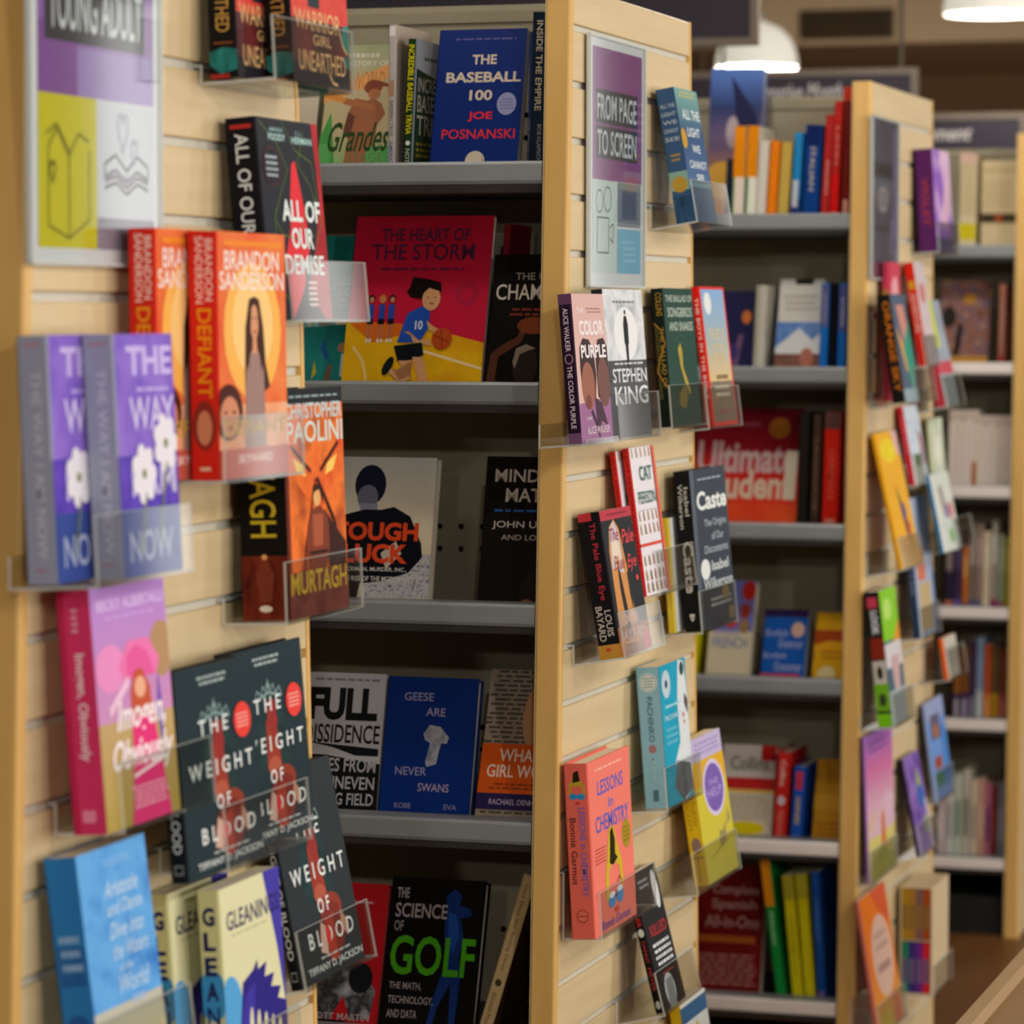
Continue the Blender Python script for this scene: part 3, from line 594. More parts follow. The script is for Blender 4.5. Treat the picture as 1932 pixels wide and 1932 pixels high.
purple_f = [('r', 0, .0, 1, .26, '#9c6c96'), ('p', [(0, .26), (0, .16), (.2, .24), (.34, .1), (.9, .13), (1, .2), (1, .3)], '#9c6c96'), ('t', 'THE', .14, .87, .34, .905, '#f0e4e2', .02), ('l', .42, .865, .9, .91, 2, '#a88a86'), ('t', 'COLOR', .17, .72, .93, .82, '#f4eeee', .03),
    ('p', [(.12, .5), (.14, .64), (.26, .7), (.44, .69), (.56, .62), (.6, .45), (.54, .3), (.4, .25), (.22, .26), (.14, .36)], '#3c2a2e'), ('p', [(.62, .6), (.72, .69), (.9, .7), (1, .64), (1, .3), (.8, .26), (.62, .3)], '#3c2a2e'),
    ('e', .33, .38, .2, .16, '#9c6450'), ('e', .82, .4, .19, .17, '#77504a'), ('e', .3, .27, .09, .05, '#7a4434'), ('p', [(.4, .22), (.55, .12), (.6, .02), (.5, .1), (.35, .2)], '#4a3040'), ('p', [(.5, .3), (.7, .26), (.86, .1), (.66, .14), (.55, .02)], '#4a3040'),
    ('t', 'PURPLE', .17, .565, .95, .655, '#f4eeee', .03), ('i', 'a novel', .18, .15, .36, .18, '#e0ccdc'), ('t', 'ALICE WALKER', .18, .055, .9, .105, '#e2cfd8', .015)]
purple_s = [('r', 0, .93, 1, 1, '#6a4464'), ('r', 0, 0, 1, .07, '#7a5478'), ('T', 'ALICE WALKER', .3, .615, .68, .905, '#e4d4e0', .015), ('e', .5, .565, .32, .035, '#b08c9c'), ('e', .5, .565, .24, .027, '#2e1a30'), ('T', 'THE COLOR PURPLE', .3, .1, .68, .52, '#e4d4e0', .015)]
pb(PBK, 'pink and mauve paperback with two faces, sticking out past the middle panel edge', (.064, 4.255, 1.366), 4.8, .018, .150, .196, '#dcb6ae', '#2e1a30', purple_f, purple_s)
holder('clear acrylic ledge with a low lip under the pink and mauve paperback', 2, (.064, 4.255, 1.366), 4.8, 4.262, 4.408, lip=.004)
king_f = [('r', 0, .35, 1, 1, 'N#b8bec4,#e4e8ea,#8c949a@3'), ('e', .52, .7, .3, .18, '#eceff0'), ('r', 0, .36, 1, .52, 'N#3a3c40,#5a5c60@5'), ('r', 0, 0, 1, .38, '#54565a'), ('l', .2, .9, .85, .93, 1, '#7c8084'), ('e', .52, .845, .022, .018, '#1c1e20'), ('p', [(.49, .82), (.55, .82), (.58, .76), (.575, .64), (.555, .62), (.55, .52), (.54, .43), (.525, .5), (.51, .43), (.495, .52), (.485, .62), (.465, .64), (.46, .76)], '#1c1e20'), ('l', .14, .485, .96, .51, 1, '#d0d4d8'), ('t', 'STEPHEN', .1, .37, .97, .465, '#dfe3e8', .03), ('t', 'KING', .12, .22, .97, .345, '#dfe3e8', .03)]
pb(PBK, 'grey paperback with a lone dark figure in mist, behind the pink and mauve one', (.0615, 4.413, 1.366), 4.8, .016, .198, .203, '#c4cacd', '#2a2c30', king_f, ())
holder('clear acrylic ledge reflecting white daylight, in front of the grey misty paperback', 2, (.064, 4.42, 1.366), 4.8, 4.425, 4.633)
ballad_f = [('t', 'THE BALLAD OF', .08, .9, .97, .95, '#aebcb0', .02), ('t', 'SONGBIRDS', .12, .79, .94, .86, '#b8c6ba', .025), ('t', 'AND SNAKES', .14, .69, .94, .755, '#b8c6ba', .02)] + [
    ('o', [(.5+(.36-i*.07)*math.cos(t*.35), .42+(.24-i*.045)*math.sin(t*.35)) for t in range(10)], .002, '#1d5a40') for i in range(4)] + [('p', [(.36, .56), (.46, .6), (.5, .54), (.5, .42), (.62, .32), (.7, .24), (.66, .22), (.52, .32), (.42, .42)], '#b09a34'), ('p', [(.3, .22), (.5, .3), (.6, .22), (.5, .12), (.3, .14)], '#7a6a28')]
ballad_s = [('T', 'COLLINS', .35, .8, .85, .97, '#a8842c', .03), ('T', 'THE BALLAD OF', .5, .28, .85, .72, '#9a8438', .02), ('T', 'SONGBIRDS AND SNAKES', .15, .2, .42, .72, '#6c6434', .01), ('o', [(.1, .75), (.6, .7), (.9, .6), (.4, .5), (.1, .4), (.7, .3)], .002, '#a87c28')]
pb(PBK, 'dark green paperback with a golden songbird, between the grey one and the red-edged one', (.045, 4.786, 1.371), 4.8, .018, .170, .202, '#1c4236', '#14201a', ballad_f, ballad_s)
holder('clear acrylic ledge in front of the dark green songbird paperback', 2, (.045, 4.786, 1.371), 4.8, 4.764, 4.974)
boys_f = [('r', .05, .3, .95, .98, 'G#cdb07c,#d8bd86,#9cb4bc,#84aede'), ('r', .05, .03, .95, .32, 'N#8c7454,#6a6460@4'), ('e', .28, .88, .14, .08, '#e6ece8'), ('t', 'THE BOYS', .2, .62, .8, .7, '#dcc48c', .01), ('t', 'IN THE', .3, .55, .7, .59, '#dcc48c'), ('t', 'BOAT', .3, .46, .7, .53, '#dcc48c', .01), ('l', .3, .32, .8, .38, 1, '#7a6a48'), ('l', .2, .2, .85, .3, 2, '#d8ccb0'), ('l', .2, .08, .8, .12, 1, '#a04a44')]
boys_s = [('T', 'THE BOYS IN THE BOAT', .3, .2, .75, .92, '#f2d8d4', .03)]
pb(PBK, 'red-edged paperback with a pale golden sky, jutting past the far edge of the middle panel', (.046, 5.028, 1.363), 6.9, .012, .155, .215, '#d8342c', '#d8241c', boys_f, boys_s)
holder('clear acrylic ledge holding the red-edged golden paperback', 2, (.046, 5.028, 1.363), 6.9, 4.978, 5.187)

cats = [('p', [(x-.03, y), (x-.035, y+.05), (x-.02, y+.075), (x+.01, y+.06), (x+.03, y+.0)], c) for y in (.93, .5, .41, .2, .1, .02) for x, c in ((.12, '#b89a6a'), (.3, '#8c7a50'), (.48, '#c4866a'), (.66, '#a8906a'), (.82, '#c07a5c'))]
cat_f = cats+[('r', .9, 0, 1, 1, '#e0624a'), ('r', 0, .33, .95, .35, '#d84a38'), ('t', 'CAT', .3, .77, .8, .87, '#4c7a68', .015), ('t', 'PERSON', .14, .615, .86, .70, '#4c7a68', .01), ('r', .1, .57, .85, .574, '#b8c0c8')]
cat_s = [('T', 'CAT PERSON AND OTHER', .3, .2, .75, .95, '#8c1a18', .02)]
G = 'white paperbacks with rows of cats'
pb(PBK, 'white cat-patterned paperback with red spine, at the back of its pair', (.0445, 4.581, 1.136), 7.9, .009, .130, .208, '#e8e4ea', '#cf2e28', cat_f, cat_s, False, G)
pb(PBK, 'white cat-patterned paperback with red spine, in front of its twin', (.058, 4.599, 1.138), 7.6, .010, .127, .210, '#e8e4ea', '#cf2e28', cat_f, cat_s, False, G)
holder('clear acrylic ledge behind the gothic black paperback, holding the cat-patterned pair', 2, (.058, 4.599, 1.138), 7.6, 4.652, 4.862)
pale_f = [('r', 0, .93, 1, 1, '#b83848'), ('l', .2, .95, .9, .98, 1, '#7c2430'), ('p', [(.08, .1), (.12, .72), (.22, .88), (.4, .93), (.52, .86), (.6, .6), (.66, .1)], '#d09050'), ('p', [(.14, .6), (.22, .86), (.38, .92), (.5, .82), (.48, .55)], '#c8c4cc'), ('e', .33, .7, .12, .1, '#e8d8c0'), ('r', .0, 0, 1, .2, 'N#c07a40,#7a4a2c@4'),
    ('p', [(.3, .6), (.34, .62), (.37, .5), (.42, .3), (.44, .12), (.3, .12), (.3, .3), (.28, .45)], '#1a1c1a'), ('p', [(.56, .55), (.6, .56), (.63, .4), (.6, .25), (.56, .4)], '#22302c'), ('e', .32, .63, .02, .014, '#1a1c1a'),
    ('i', 'The', .2, .78, .48, .87, '#a84a58'), ('i', 'Pale', .55, .75, .95, .85, '#d84a50', .012), ('i', 'Blue', .2, .58, .55, .68, '#b86048'), ('i', 'Eye', .62, .55, .92, .67, '#d84a50', .012), ('e', .86, .5, .04, .02, '#e04a44'), ('t', 'LOUIS', .08, .21, .7, .27, '#d49a84', .015), ('t', 'BAYARD', .05, .1, .85, .17, '#d49a84', .015), ('r', .1, .075, .68, .095, '#c88a44'), ('e', .86, .06, .1, .08, '#c84858'), ('l', .1, .01, .6, .06, 2, '#9c7a70')]
pale_s = [('r', 0, .945, .6, 1, '#c83a44'), ('T', 'The Pale Blue Eye', .38, .4, .72, .93, '#c03844', .012), ('T', 'LOUIS', .52, .15, .82, .33, '#c8c0b4', .015), ('T', 'BAYARD', .14, .12, .44, .36, '#c8c0b4', .015), ('r', 0, 0, 1, .095, '#c8943c'), ('e', .45, .06, .12, .013, '#d04838')]
pb(PBK, 'black and gold gothic paperback with a red top band, left on the middle panel', (.072, 4.422, 1.070), 9.6, .031, .155, .200, '#1e2226', '#1c1b1d', pale_f, pale_s)
holder('clear acrylic ledge in front of the black and gold gothic paperback', 2, (.072, 4.422, 1.070), 9.6, 4.421, 4.630)
grey_f = [('r', .14, 0, 1, 1, 'N#dfe6e4,#f0f2f0@3'), ('r', 0, 0, .14, 1, '#d8c040'), ('e', .7, .4, .12, .1, '#8c9490'), ('p', [(.5, .34), (.8, .34), (.9, .0), (.45, 0)], 'N#6c7472,#b4bab8@6')]
pb(PBK, 'yellow-edged white paperback with a grey figure, left of the black and white hardcover', (.026, 4.872, 1.0606), 4.3, .009, .110, .171, '#e4e8e6', '#d8c040', grey_f, ())
caste_f = [('r', 0, 0, .1, 1, '#56606c'), ('r', .1, .0, 1, .3, 'N#3c4652,#2c343e@4'), ('l', .15, .925, .95, .945, 1, '#aab4c4'), ('t', 'Caste', .14, .74, .98, .86, '#e6ece8', .03), ('t', 'The Origins', .3, .62, .92, .68, '#aab6bc', .012), ('t', 'of Our', .48, .545, .82, .595, '#aab6bc', .012), ('t', 'Discontents', .26, .465, .92, .515, '#aab6bc', .012), ('e', .24, .37, .13, .065, '#dfe6e4'), ('t', 'Isabel', .42, .35, .9, .415, '#c6d0d0', .025), ('t', 'Wilkerson', .16, .24, .98, .31, '#c6d0d0', .025), ('l', .3, .12, .9, .19, 2, '#9aa09c'), ('e', .75, .2, .1, .05, '#7c6a48'), ('r', .8, .02, .95, .1, '#7a6a50')]
caste_s = [('T', 'Isabel', .56, .72, .84, .9, '#c8c8c4', .01), ('T', 'Wilkerson', .2, .64, .48, .92, '#c8c8c4', .01), ('T', 'Caste', .25, .24, .85, .56, '#d8d8d4', .02), ('r', .35, .09, .65, .11, '#d0d0cc'), ('p', [(.35, .085), (.65, .085), (.5, .06)], '#d0d0cc')]
pb(HB, 'black and white lettered hardcover, tallest on the right of the middle panel', (.060, 4.903, 1.062), 5.0, .025, .215, .240, '#343e4a', '#191a1c', caste_f, caste_s, True)
holder('clear acrylic ledge in front of the black and white lettered hardcover', 2, (.060, 4.903, 1.062), 5.0, 4.887, 5.108)
pach_f = [('r', 0, 0, 1, 1, 'N#1c9abc,#27aac8@3'), ('p', [(.72, 1), (.92, .98), (.98, .8), (1, .5), (1, .05), (.7, .0), (.45, .12), (.4, .3), (.62, .42), (.6, .7)], '#dce4e6'), ('p', [(.3, .12), (.45, .3), (.95, .24), (1, .05), (.6, .0)], 'N#7a828a,#4a5058@5'), ('e', .84, .93, .08, .05, '#2c4a44'), ('e', .22, .86, .16, .1, '#c2d2dc'), ('e', .22, .86, .05, .03, '#2a4a5a'), ('t', 'PACHINKO', .1, .6, .7, .64, '#bfe4ee', .015), ('l', .1, .68, .7, .72, 1, '#a8dcea'), ('l', .1, .42, .55, .56, 3, '#6cc4dc'), ('e', .8, .6, .03, .02, '#d86040'), ('e', .82, .55, .025, .015, '#d86040'), ('p', [(.88, .75), (.98, .7), (.96, .6), (.86, .68)], '#5c4a58')]
pach_s = [('e', .5, .89, .38, .066, '#d8e2e0'), ('e', .5, .89, .33, .057, '#7fa4b0'), ('e', .5, .89, .3, .052, '#dfe8e6'), ('l', .26, .85, .74, .93, 4, '#7a9a90'), ('T', 'PACHINKO', .38, .47, .62, .79, '#43717f', .015), ('e', .5, .42, .16, .03, '#a8787c'), ('T', 'Min Jin Lee', .4, .2, .6, .36, '#b8d4da'), ('r', .4, .05, .62, .13, '#4c7884')]
pb(PBK, 'thick pale blue and turquoise paperback with pale page tops, above the yellow one', (.059, 4.719, .822), 4.4, .035, .146, .205, '#219fc0', '#8fc0d4', pach_f, pach_s, False, None, pages='P#efe0bd')
holder('clear acrylic ledge under the thick pale blue and turquoise paperback', 2, (.059, 4.719, .822), 4.4, 4.694, 4.895)
help_f = [('r', 0, .84, 1, 1, '#c4b8dc'), ('l', .1, .87, .92, .97, 3, '#a494cc'), ('r', 0, .66, 1, .84, '#e0b02c'), ('r', 0, 0, 1, .66, 'G#c8bc4a,#dccc2c'), ('e', .58, .62, .34, .2, '#d8cce8'), ('e', .58, .62, .29, .17, '#7c62b4'), ('t', 'THE', .42, .64, .72, .68, '#b8a4dc'), ('t', 'HELP', .36, .56, .8, .62, '#b8a4dc', .01), ('p', [(.52, .2), (.56, .32), (.66, .3), (.78, .36), (.72, .22)], '#9a8a58'), ('p', [(.8, .32), (.88, .44), (.95, .36)], '#a89a60'), ('o', [(.2, .16), (.9, .24)], .0015, '#8a7a30')]
help_s = [('e', .5, .76, .48, .12, '#8068ac'), ('T', 'KATHRYN', .5, .42, .82, .66, '#a88a1c', .01), ('T', 'STOCKETT', .12, .38, .42, .64, '#a88a1c', .01), ('e', .55, .28, .32, .055, '#8c7468'), ('r', .1, .19, .9, .2, '#8a7050'), ('r', .5, .02, .56, .22, '#7c7a58')]
pb(PBK, 'bright yellow paperback with a lavender band and purple badge, far edge of the middle panel', (.062, 4.945, .673), 8.7, .023, .190, .219, '#dccc2c', '#e0b81c', help_f, help_s)
holder('clear acrylic ledge under the bright yellow paperback with the lavender band', 2, (.062, 4.945, .673), 8.7, 4.86, 5.13)
less_f = [('l', .15, .93, .85, .95, 1, '#f8c4b0'), ('t', 'LESSONS', .2, .79, .82, .875, '#5a64c4', .025), ('t', 'in', .44, .7, .56, .76, '#6a6ec4', .015), ('t', 'CHEMISTRY', .12, .58, .92, .675, '#5a64c4', .025), ('e', .84, .5, .11, .085, '#b0942c'), ('l', .76, .45, .92, .55, 4, '#8a7420'), ('l', .06, .4, .34, .5, 5, '#d06450'),
    ('p', [(.38, .5), (.42, .58), (.54, .585), (.58, .5), (.62, .45), (.7, .36), (.71, .22), (.66, .22), (.62, .34), (.5, .38), (.38, .34), (.34, .16), (.29, .17), (.29, .3), (.36, .44)], '#d6b830'), ('p', [(.42, .44), (.44, .56), (.5, .58), (.55, .5), (.54, .42), (.6, .39), (.48, .36), (.4, .38)], '#2c2410'), ('o', [(.36, .24), (.44, .245)], .0016, '#7c3028'), ('o', [(.56, .25), (.62, .28), (.66, .25)], .0016, '#7c3028'),
    ('e', .42, .165, .085, .045, '#3a96d0'), ('e', .61, .175, .085, .05, '#3a96d0'), ('e', .42, .195, .07, .018, '#eef0f4'), ('e', .61, .21, .07, .018, '#eef0f4'), ('r', .48, .175, .54, .185, '#203040'), ('e', .52, .1, .05, .018, '#d85048'), ('i', 'Bonnie Garmus', .14, .02, .85, .075, '#8a6ab0', .01)]
less_s = [('p', [(.15, .82), (.2, .88), (.4, .92), (.45, .95), (.6, .95), (.65, .91), (.85, .87), (.88, .82), (.78, .82), (.74, .87), (.3, .87), (.25, .82)], '#c8a830'), ('p', [(.35, .89), (.4, .95), (.6, .96), (.66, .9)], '#2c2410'), ('e', .36, .812, .17, .018, '#3a96d0'), ('e', .68, .812, .17, .018, '#3a96d0'), ('e', .52, .775, .1, .01, '#d84848'), ('T', 'LESSONS in CHEMISTRY', .55, .24, .82, .75, '#7a6cc0', .02), ('T', 'Bonnie Garmus', .16, .31, .42, .69, '#6a3c2c', .012), ('e', .5, .13, .24, .038, '#b8483c'), ('e', .5, .13, .2, .031, '#ee7a66'), ('r', .32, .126, .68, .134, '#b8483c')]
pb(HB, 'coral hardcover with a drawn woman in blue glasses, left on the middle panel', (.053, 4.365, .693), 3.2, .034, .205, .238, '#f48272', '#f2705f', less_f, less_s, True, None, pages='P#f2e8d0')
holder('clear acrylic ledge under the coral hardcover', 2, (.053, 4.365, .693), 3.2, 4.376, 4.655)
kill_f = [('e', .8, .82, .12, .14, '#d8dcde'), ('t', 'KILLED', .2, .52, .9, .6, '#a83030', .02), ('l', .14, .3, .92, .48, 4, '#d8dcdc'), ('l', .3, .235, .8, .26, 1, '#a83a34'), ('l', .14, .86, .6, .94, 2, '#9aa0a2'), ('e', .45, .12, .22, .12, '#c8ccce'), ('p', [(.3, 0), (.6, 0), (.62, .2), (.34, .2)], '#8c9092')]
kill_s = [('T', 'KILLER', .25, .62, .75, .8, '#c03434', .02), ('e', .5, .58, .34, .03, '#d0d4d4'), ('T', 'DANNY', .3, .36, .7, .52, '#a83434', .015), ('T', 'MEYER', .3, .16, .7, .33, '#a83434', .015), ('e', .5, .06, .28, .03, '#a8acac')]
pb(PBK, 'narrow black paperback with red and white lettering, leaning below the coral hardcover', (.069, 4.663, .535), 14.2, .013, .122, .203, '#232425', '#141414', kill_f, kill_s)
holder('clear acrylic ledge under the narrow black paperback', 2, (.069, 4.663, .535), 14.2, 4.645, 4.853)
pb(PBK, 'yellow, white and blue paperback at the bottom of the middle panel, partly cut off', (.056, 4.914, .300), 9.0, .018, .150, .195, '#e4ece8', '#dcb820', [('r', 0, .84, 1, .97, '#3c6a94'), ('p', [(.3, .4), (.4, .7), (.55, .82), (.66, .7), (.9, .6), (.7, .45)], '#dcbc28'), ('r', 0, 0, 1, .35, '#d0a820')], [('r', 0, .8, 1, .86, '#b8941c')])
holder('clear acrylic ledge under the yellow, white and blue paperback', 2, (.056, 4.914, .300), 9.0, 4.90, 5.11)

# ================================================================ books on the third end panel
def p3(name, label, p, lean, T, W, H, fc, sc, f=(), s=(), hard=False, hold=None, ya=None, yb=None, **k):
    pb(name, label, p, lean, T, W, H, fc, sc, f, s, hard, None, **k)
    if hold: holder(hold, 3, p, lean, ya or p[1]-.005, yb or p[1]+.203)
p3(PBK, 'thick violet comic paperback at the top right of the third panel', (.054, 6.824, 1.661), 3.5, .036, .190, .208, 'N#8048b0,#9a68c8,#d8b8e0@2', '#5c2868', [('p', [(.35, 1), (1, 1), (1, .3), (.7, .5), (.5, .8)], 'N#e0c0dc,#c8a0c8@3'), ('p', [(.4, .3), (.6, .66), (.8, .7), (.7, .2)], '#d8b0c0'), ('r', 0, 0, 1, .14, '#4a4878')], [('T', 'VIOLET', .3, .25, .7, .72, '#a84048', .02)],
   hold='clear acrylic ledge under the thick violet comic at the top of the third panel', yb=7.06)
p3(PBK, 'tall pink-red paperback half hidden behind the black and orange-spined one', (.0295, 6.480, 1.3665), 1.0, .014, .106, .268, '#c83850', '#d04460', [('e', .5, .8, .3, .1, '#e0a0a8')], [('r', .1, .7, .9, .8, '#b08c40'), ('r', .1, .5, .9, .62, '#d8c0c8')])
p3(PBK, 'tall bright red paperback leaning in the middle of the third panel', (.060, 6.711, 1.433), 9.3, .019, .100, .208, 'N#d8c8cc,#c0b4b8@4', '#e02818', [('r', .0, 0, .1, 1, '#e8dcd8'), ('e', .5, .7, .3, .1, '#c87878')], [('r', .15, .74, .85, .82, '#d8a02c'), ('T', 'ADVENTURE', .22, .32, .8, .7, '#d8c4c0', .04)], hold='clear acrylic ledge under the tall bright red paperback', ya=6.66, yb=6.811)
p3(PBK, 'black and orange-spined paperback with a teal cover, left on the third panel', (.088, 6.330, 1.369), 9.2, .025, .145, .206, '#4a5a70', '#1c1815', [('p', [(.3, .9), (.8, .9), (.9, .6), (.5, .55)], '#c88878'), ('p', [(.1, .7), (.5, .5), (.7, .2), (.4, .3)], '#e0a030'), ('p', [(.4, .5), (.95, .75), (1, .2), (.6, .1)], '#2a9078'), ('r', 0, 0, 1, .12, '#8ca0a8')], [('T', 'ORANGE SKY', .35, .1, .85, .94, '#d07418', .05)], hold='clear acrylic ledge under the black and orange-spined paperback', ya=6.42, yb=6.63)
p3(PBK, 'yellow-green and grey paperback with a red foot, right on the third panel', (.077, 6.815, 1.349), 12.5, .020, .160, .219, 'N#a8b4c0,#8c98a8@3', '#c43a4a', [('r', 0, .55, .5, 1, '#c8d060'), ('r', 0, .3, 1, .42, '#c84858'), ('r', 0, 0, 1, .28, '#98a4a8')], [('r', 0, .5, 1, 1, '#b8c850'), ('r', .2, .6, .8, .9, '#90a838')], hold='clear acrylic ledge jutting out under the yellow-green and grey paperback', ya=6.81, yb=7.015)
p3('picture_book', 'big golden yellow picture book, largest on the third panel', (.072, 6.394, 1.048), 12.1, .009, .200, .265, '#e8ac14', '#e0a018', [('e', .45, .86, .36, .09, '#e8d010'), ('p', [(.72, 1), (1, 1), (1, .8), (.8, .84)], '#d8b0a4'), ('p', [(.45, .62), (.58, .5), (.66, .3), (.78, .1), (.56, .26), (.5, .45)], '#3c4428'), ('e', .62, .4, .1, .07, '#503c80'), ('e', .7, .28, .08, .06, '#a83040'), ('l', .3, .02, .9, .16, 4, '#b89030')], (), hold='clear acrylic ledge under the big golden yellow picture book')
p3(PBK, 'thin red-spined comic with a pale blue cover behind the golden picture book', (.045, 6.658, 1.196), 9.8, .012, .150, .158, 'N#a8c0d8,#d0dce4,#8098b8@3', '#d02838', [('p', [(.1, .2), (.5, .4), (.9, .1), (.9, 0), (.1, 0)], '#c8d0c4'), ('e', .5, .3, .2, .08, '#708848'), ('p', [(.7, .7), (.9, .6), (.95, .2), (.8, .3)], '#a03c40')], [('T', 'COMICS', .3, .4, .7, .9, '#e07880', .02)], hold='clear acrylic ledge under the thin red-spined comic', ya=6.66, yb=6.76)
p3(PBK, 'pale green and white paperback at the far edge, behind the white one', (.042, 6.945, 1.0545), 5.0, .008, .137, .265, 'N#d4dcc0,#b8c4b0@3', '#c8d4b4', [('e', .5, .75, .3, .12, '#e0e4d0')])
p3(PBK, 'white paperback with a blue spine and coloured figures, far edge of the third panel', (.085, 6.765, 1.055), 11.6, .008, .200, .160, 'N#dce0d8,#c4d0c8@3', '#3c88b8', [('p', [(.3, .8), (.5, .85), (.6, .5), (.4, .4)], '#a09488'), ('e', .6, .5, .12, .1, '#8c80a8'), ('e', .8, .5, .1, .12, '#d87870'), ('e', .6, .18, .14, .1, '#88b070'), ('r', 0, 0, .1, 1, '#e8ece4')], (), hold='clear acrylic ledge under the white paperback with the blue spine', ya=6.893, yb=7.10)
p3('picture_book', 'pale blue book with an orange square, below the golden picture book', (.051, 6.698, .887), 5.8, .015, .190, .280, 'N#b0c0d8,#98acc8@3', '#2c3c5c', [('r', .15, .4, .6, .62, '#d07858'), ('r', .15, .04, .8, .38, '#c4ac80'), ('r', .88, 0, 1, 1, '#7c94c0')], [('T', 'WINTER', .3, .3, .7, .7, '#7888a8', .02)], True, hold='clear acrylic ledge under the pale blue book with the orange square')
p3(PBK, 'black and lime-green comic with red and white lettering, lower left on the third panel', (.065, 6.350, .751), 6.6, .028, .155, .259, '#4a6878', '#161a20', [('r', 0, .62, 1, 1, '#88cc28'), ('e', .4, .85, .25, .08, '#b8e070'), ('p', [(.6, .62), (1, .75), (1, .5), (.7, .55)], '#e09828'), ('r', 0, .42, 1, .6, '#d4d0d4'), ('p', [(.3, .5), (.8, .5), (.7, .15), (.4, .2)], '#c8a8a8'), ('r', 0, 0, 1, .25, '#a8b4b8')], [('r', .1, .88, .8, .96, '#c84058'), ('T', 'LOOK', .25, .68, .75, .86, '#d8d8dc', .05), ('r', .05, .5, .95, .66, '#8c2c1c'), ('r', .05, .32, .95, .49, '#d0c8bc'), ('e', .5, .4, .2, .05, '#28281c'), ('r', 0, .12, 1, .32, '#78b824'), ('e', .5, .2, .25, .05, '#404830'), ('r', 0, 0, 1, .1, '#80cc20')], hold='clear acrylic ledge under the black and lime-green comic', ya=6.345, yb=6.55)
p3(PBK, 'thin orange-spined book in a ledge at the far lower edge of the third panel', (.055, 6.995, .775), 9.0, .010, .14, .085, '#c8c4b8', '#ec641c', [('l', .1, .3, .9, .8, 4, '#a09c90')], (), hold='clear acrylic ledge around the thin orange-spined book', ya=6.985, yb=7.19)
p3('picture_book', 'lilac, pink and yellow picture book standing almost upright, lower left on the third panel', (.023, 6.345, .448), 2.3, .006, .260, .281, 'G#8c9020,#d8cc78,#d8a8c0,#cc70a0,#9868b8', '#a874c0', [('p', [(0, .3), (.3, .4), (.7, .55), (1, .5), (1, .3), (.5, .28)], '#dcb8c8'), ('p', [(.5, .4), (.6, .45), (.66, .2), (.6, .1), (.5, .2)], '#d07038'), ('l', .1, .85, .9, .95, 2, '#8858a8'), ('p', [(.2, .12), (.5, .2), (.9, .1), (1, 0), (.1, 0)], 'N#889018,#b0b030@5')], (), hold='clear acrylic ledge under the lilac, pink and yellow picture book', ya=6.34, yb=6.60)
p3('magazine', 'purple magazine with a green leaf and blue ball, beside the lilac picture book', (.053, 6.700, .448), 10.8, .008, .160, .199, 'N#5c3c98,#a080c8@3', '#2a2038', [('p', [(.5, .55), (.7, .85), (.85, .6), (.7, .5)], '#98b840'), ('e', .7, .55, .2, .12, '#3868b8'), ('e', .75, .25, .16, .1, '#90a070'), ('r', .85, 0, 1, .5, '#c8b8d0')], (), hold='clear acrylic ledge under the purple magazine', ya=6.695, yb=6.90)
p3('magazine', 'light blue magazine with small pictures at the right of the third panel', (.042, 6.930, .525), 7.5, .006, .200, .205, '#7098d8', '#8898c0', [('r', .0, .8, 1, 1, '#98a8d0'), ('r', .2, .6, .7, .85, '#686078'), ('e', .45, .68, .16, .07, '#a87050'), ('r', .2, .3, .6, .42, '#9c5038'), ('r', .2, .12, .65, .26, '#388868'), ('r', .7, .1, .95, .7, '#4888d0')], (), hold='clear acrylic ledge under the light blue magazine', ya=6.925, yb=7.13)
p3('picture_book', 'orange and pink picture book with a cream oval, lowest on the third panel', (.059, 6.278, .165), 9.3, .009, .240, .264, 'G#d8a048,#ec8028,#e87820', '#d87868', [('p', [(.4, 1), (1, 1), (1, .7), (.6, .85)], '#d85c34'), ('e', .55, .52, .38, .3, '#dcb8a4'), ('l', .3, .55, .8, .72, 2, '#b8988c'), ('l', .3, .38, .8, .5, 1, '#a8807c'), ('p', [(.1, .0), (.2, .2), (.3, .05), (.45, .28), (.5, .04), (.7, .16), (.8, 0)], '#c8b828'), ('p', [(.6, 0), (.75, .25), (.95, .1), (.95, 0)], '#d87048')], (), hold='clear acrylic ledge under the orange and pink picture book', ya=6.275, yb=6.53)
# boxed set: open-fronted slipcase holding a row of comics, spines to the camera
def boxset():
    X1, Y, Z, W, H, T = .0765, 6.714, .1645, .180, .219, .066
    root = thing('boxed_set', 'cream slipcase of eight small comics with yellow, violet and red spines, low down', 'boxed set', Matrix.Translation((X1, Y, Z)))
    b = MB(); t = .003; c = '#d8c4a0'
    b.box(-T, 0, 0, -T+t, W, H, c); b.box(-t, 0, 0, 0, W, H, c); b.box(-T+t, 0, 0, -t, W, t, c); b.box(-T+t, 0, H-t, -t, W, H, c); b.box(-T+t, W-t, t, -t, W, H-t, c); b.box(-T+t, .001, H*.5-.001, -t, W-t, H*.5+.001, c)
    b.build('slipcase', root)
    for row, cols in ((1, ('#b08820', '#a87c30', '#7c5c60', '#a84c18')), (0, ('#2c8060', '#3c3080', '#682c88', '#d02434'))):
        for i, cc in enumerate(cols):
            v = MB(); x0 = -T+t+.0005+i*.0146; z0 = t+.0004 + row*(H*.5-.0008)
            v.box(x0, .0015, z0, x0+.0142, W-.006, z0+H*.5-.0065, cc); v.box(x0+.002, .0012, z0+.02, x0+.012, .0014, z0+.07, 'P#8c6c38' if row else 'P#6c5c84')
            v.build('comic_volume', root)
    p = (X1, Y, Z)
    holder('clear acrylic ledge under the cream slipcase of comics', 3, p, 0.5, Y-.005, Y+.203)
boxset()

# ================================================================ shelves of the middle bookcase: sports books
F, S = fo, so
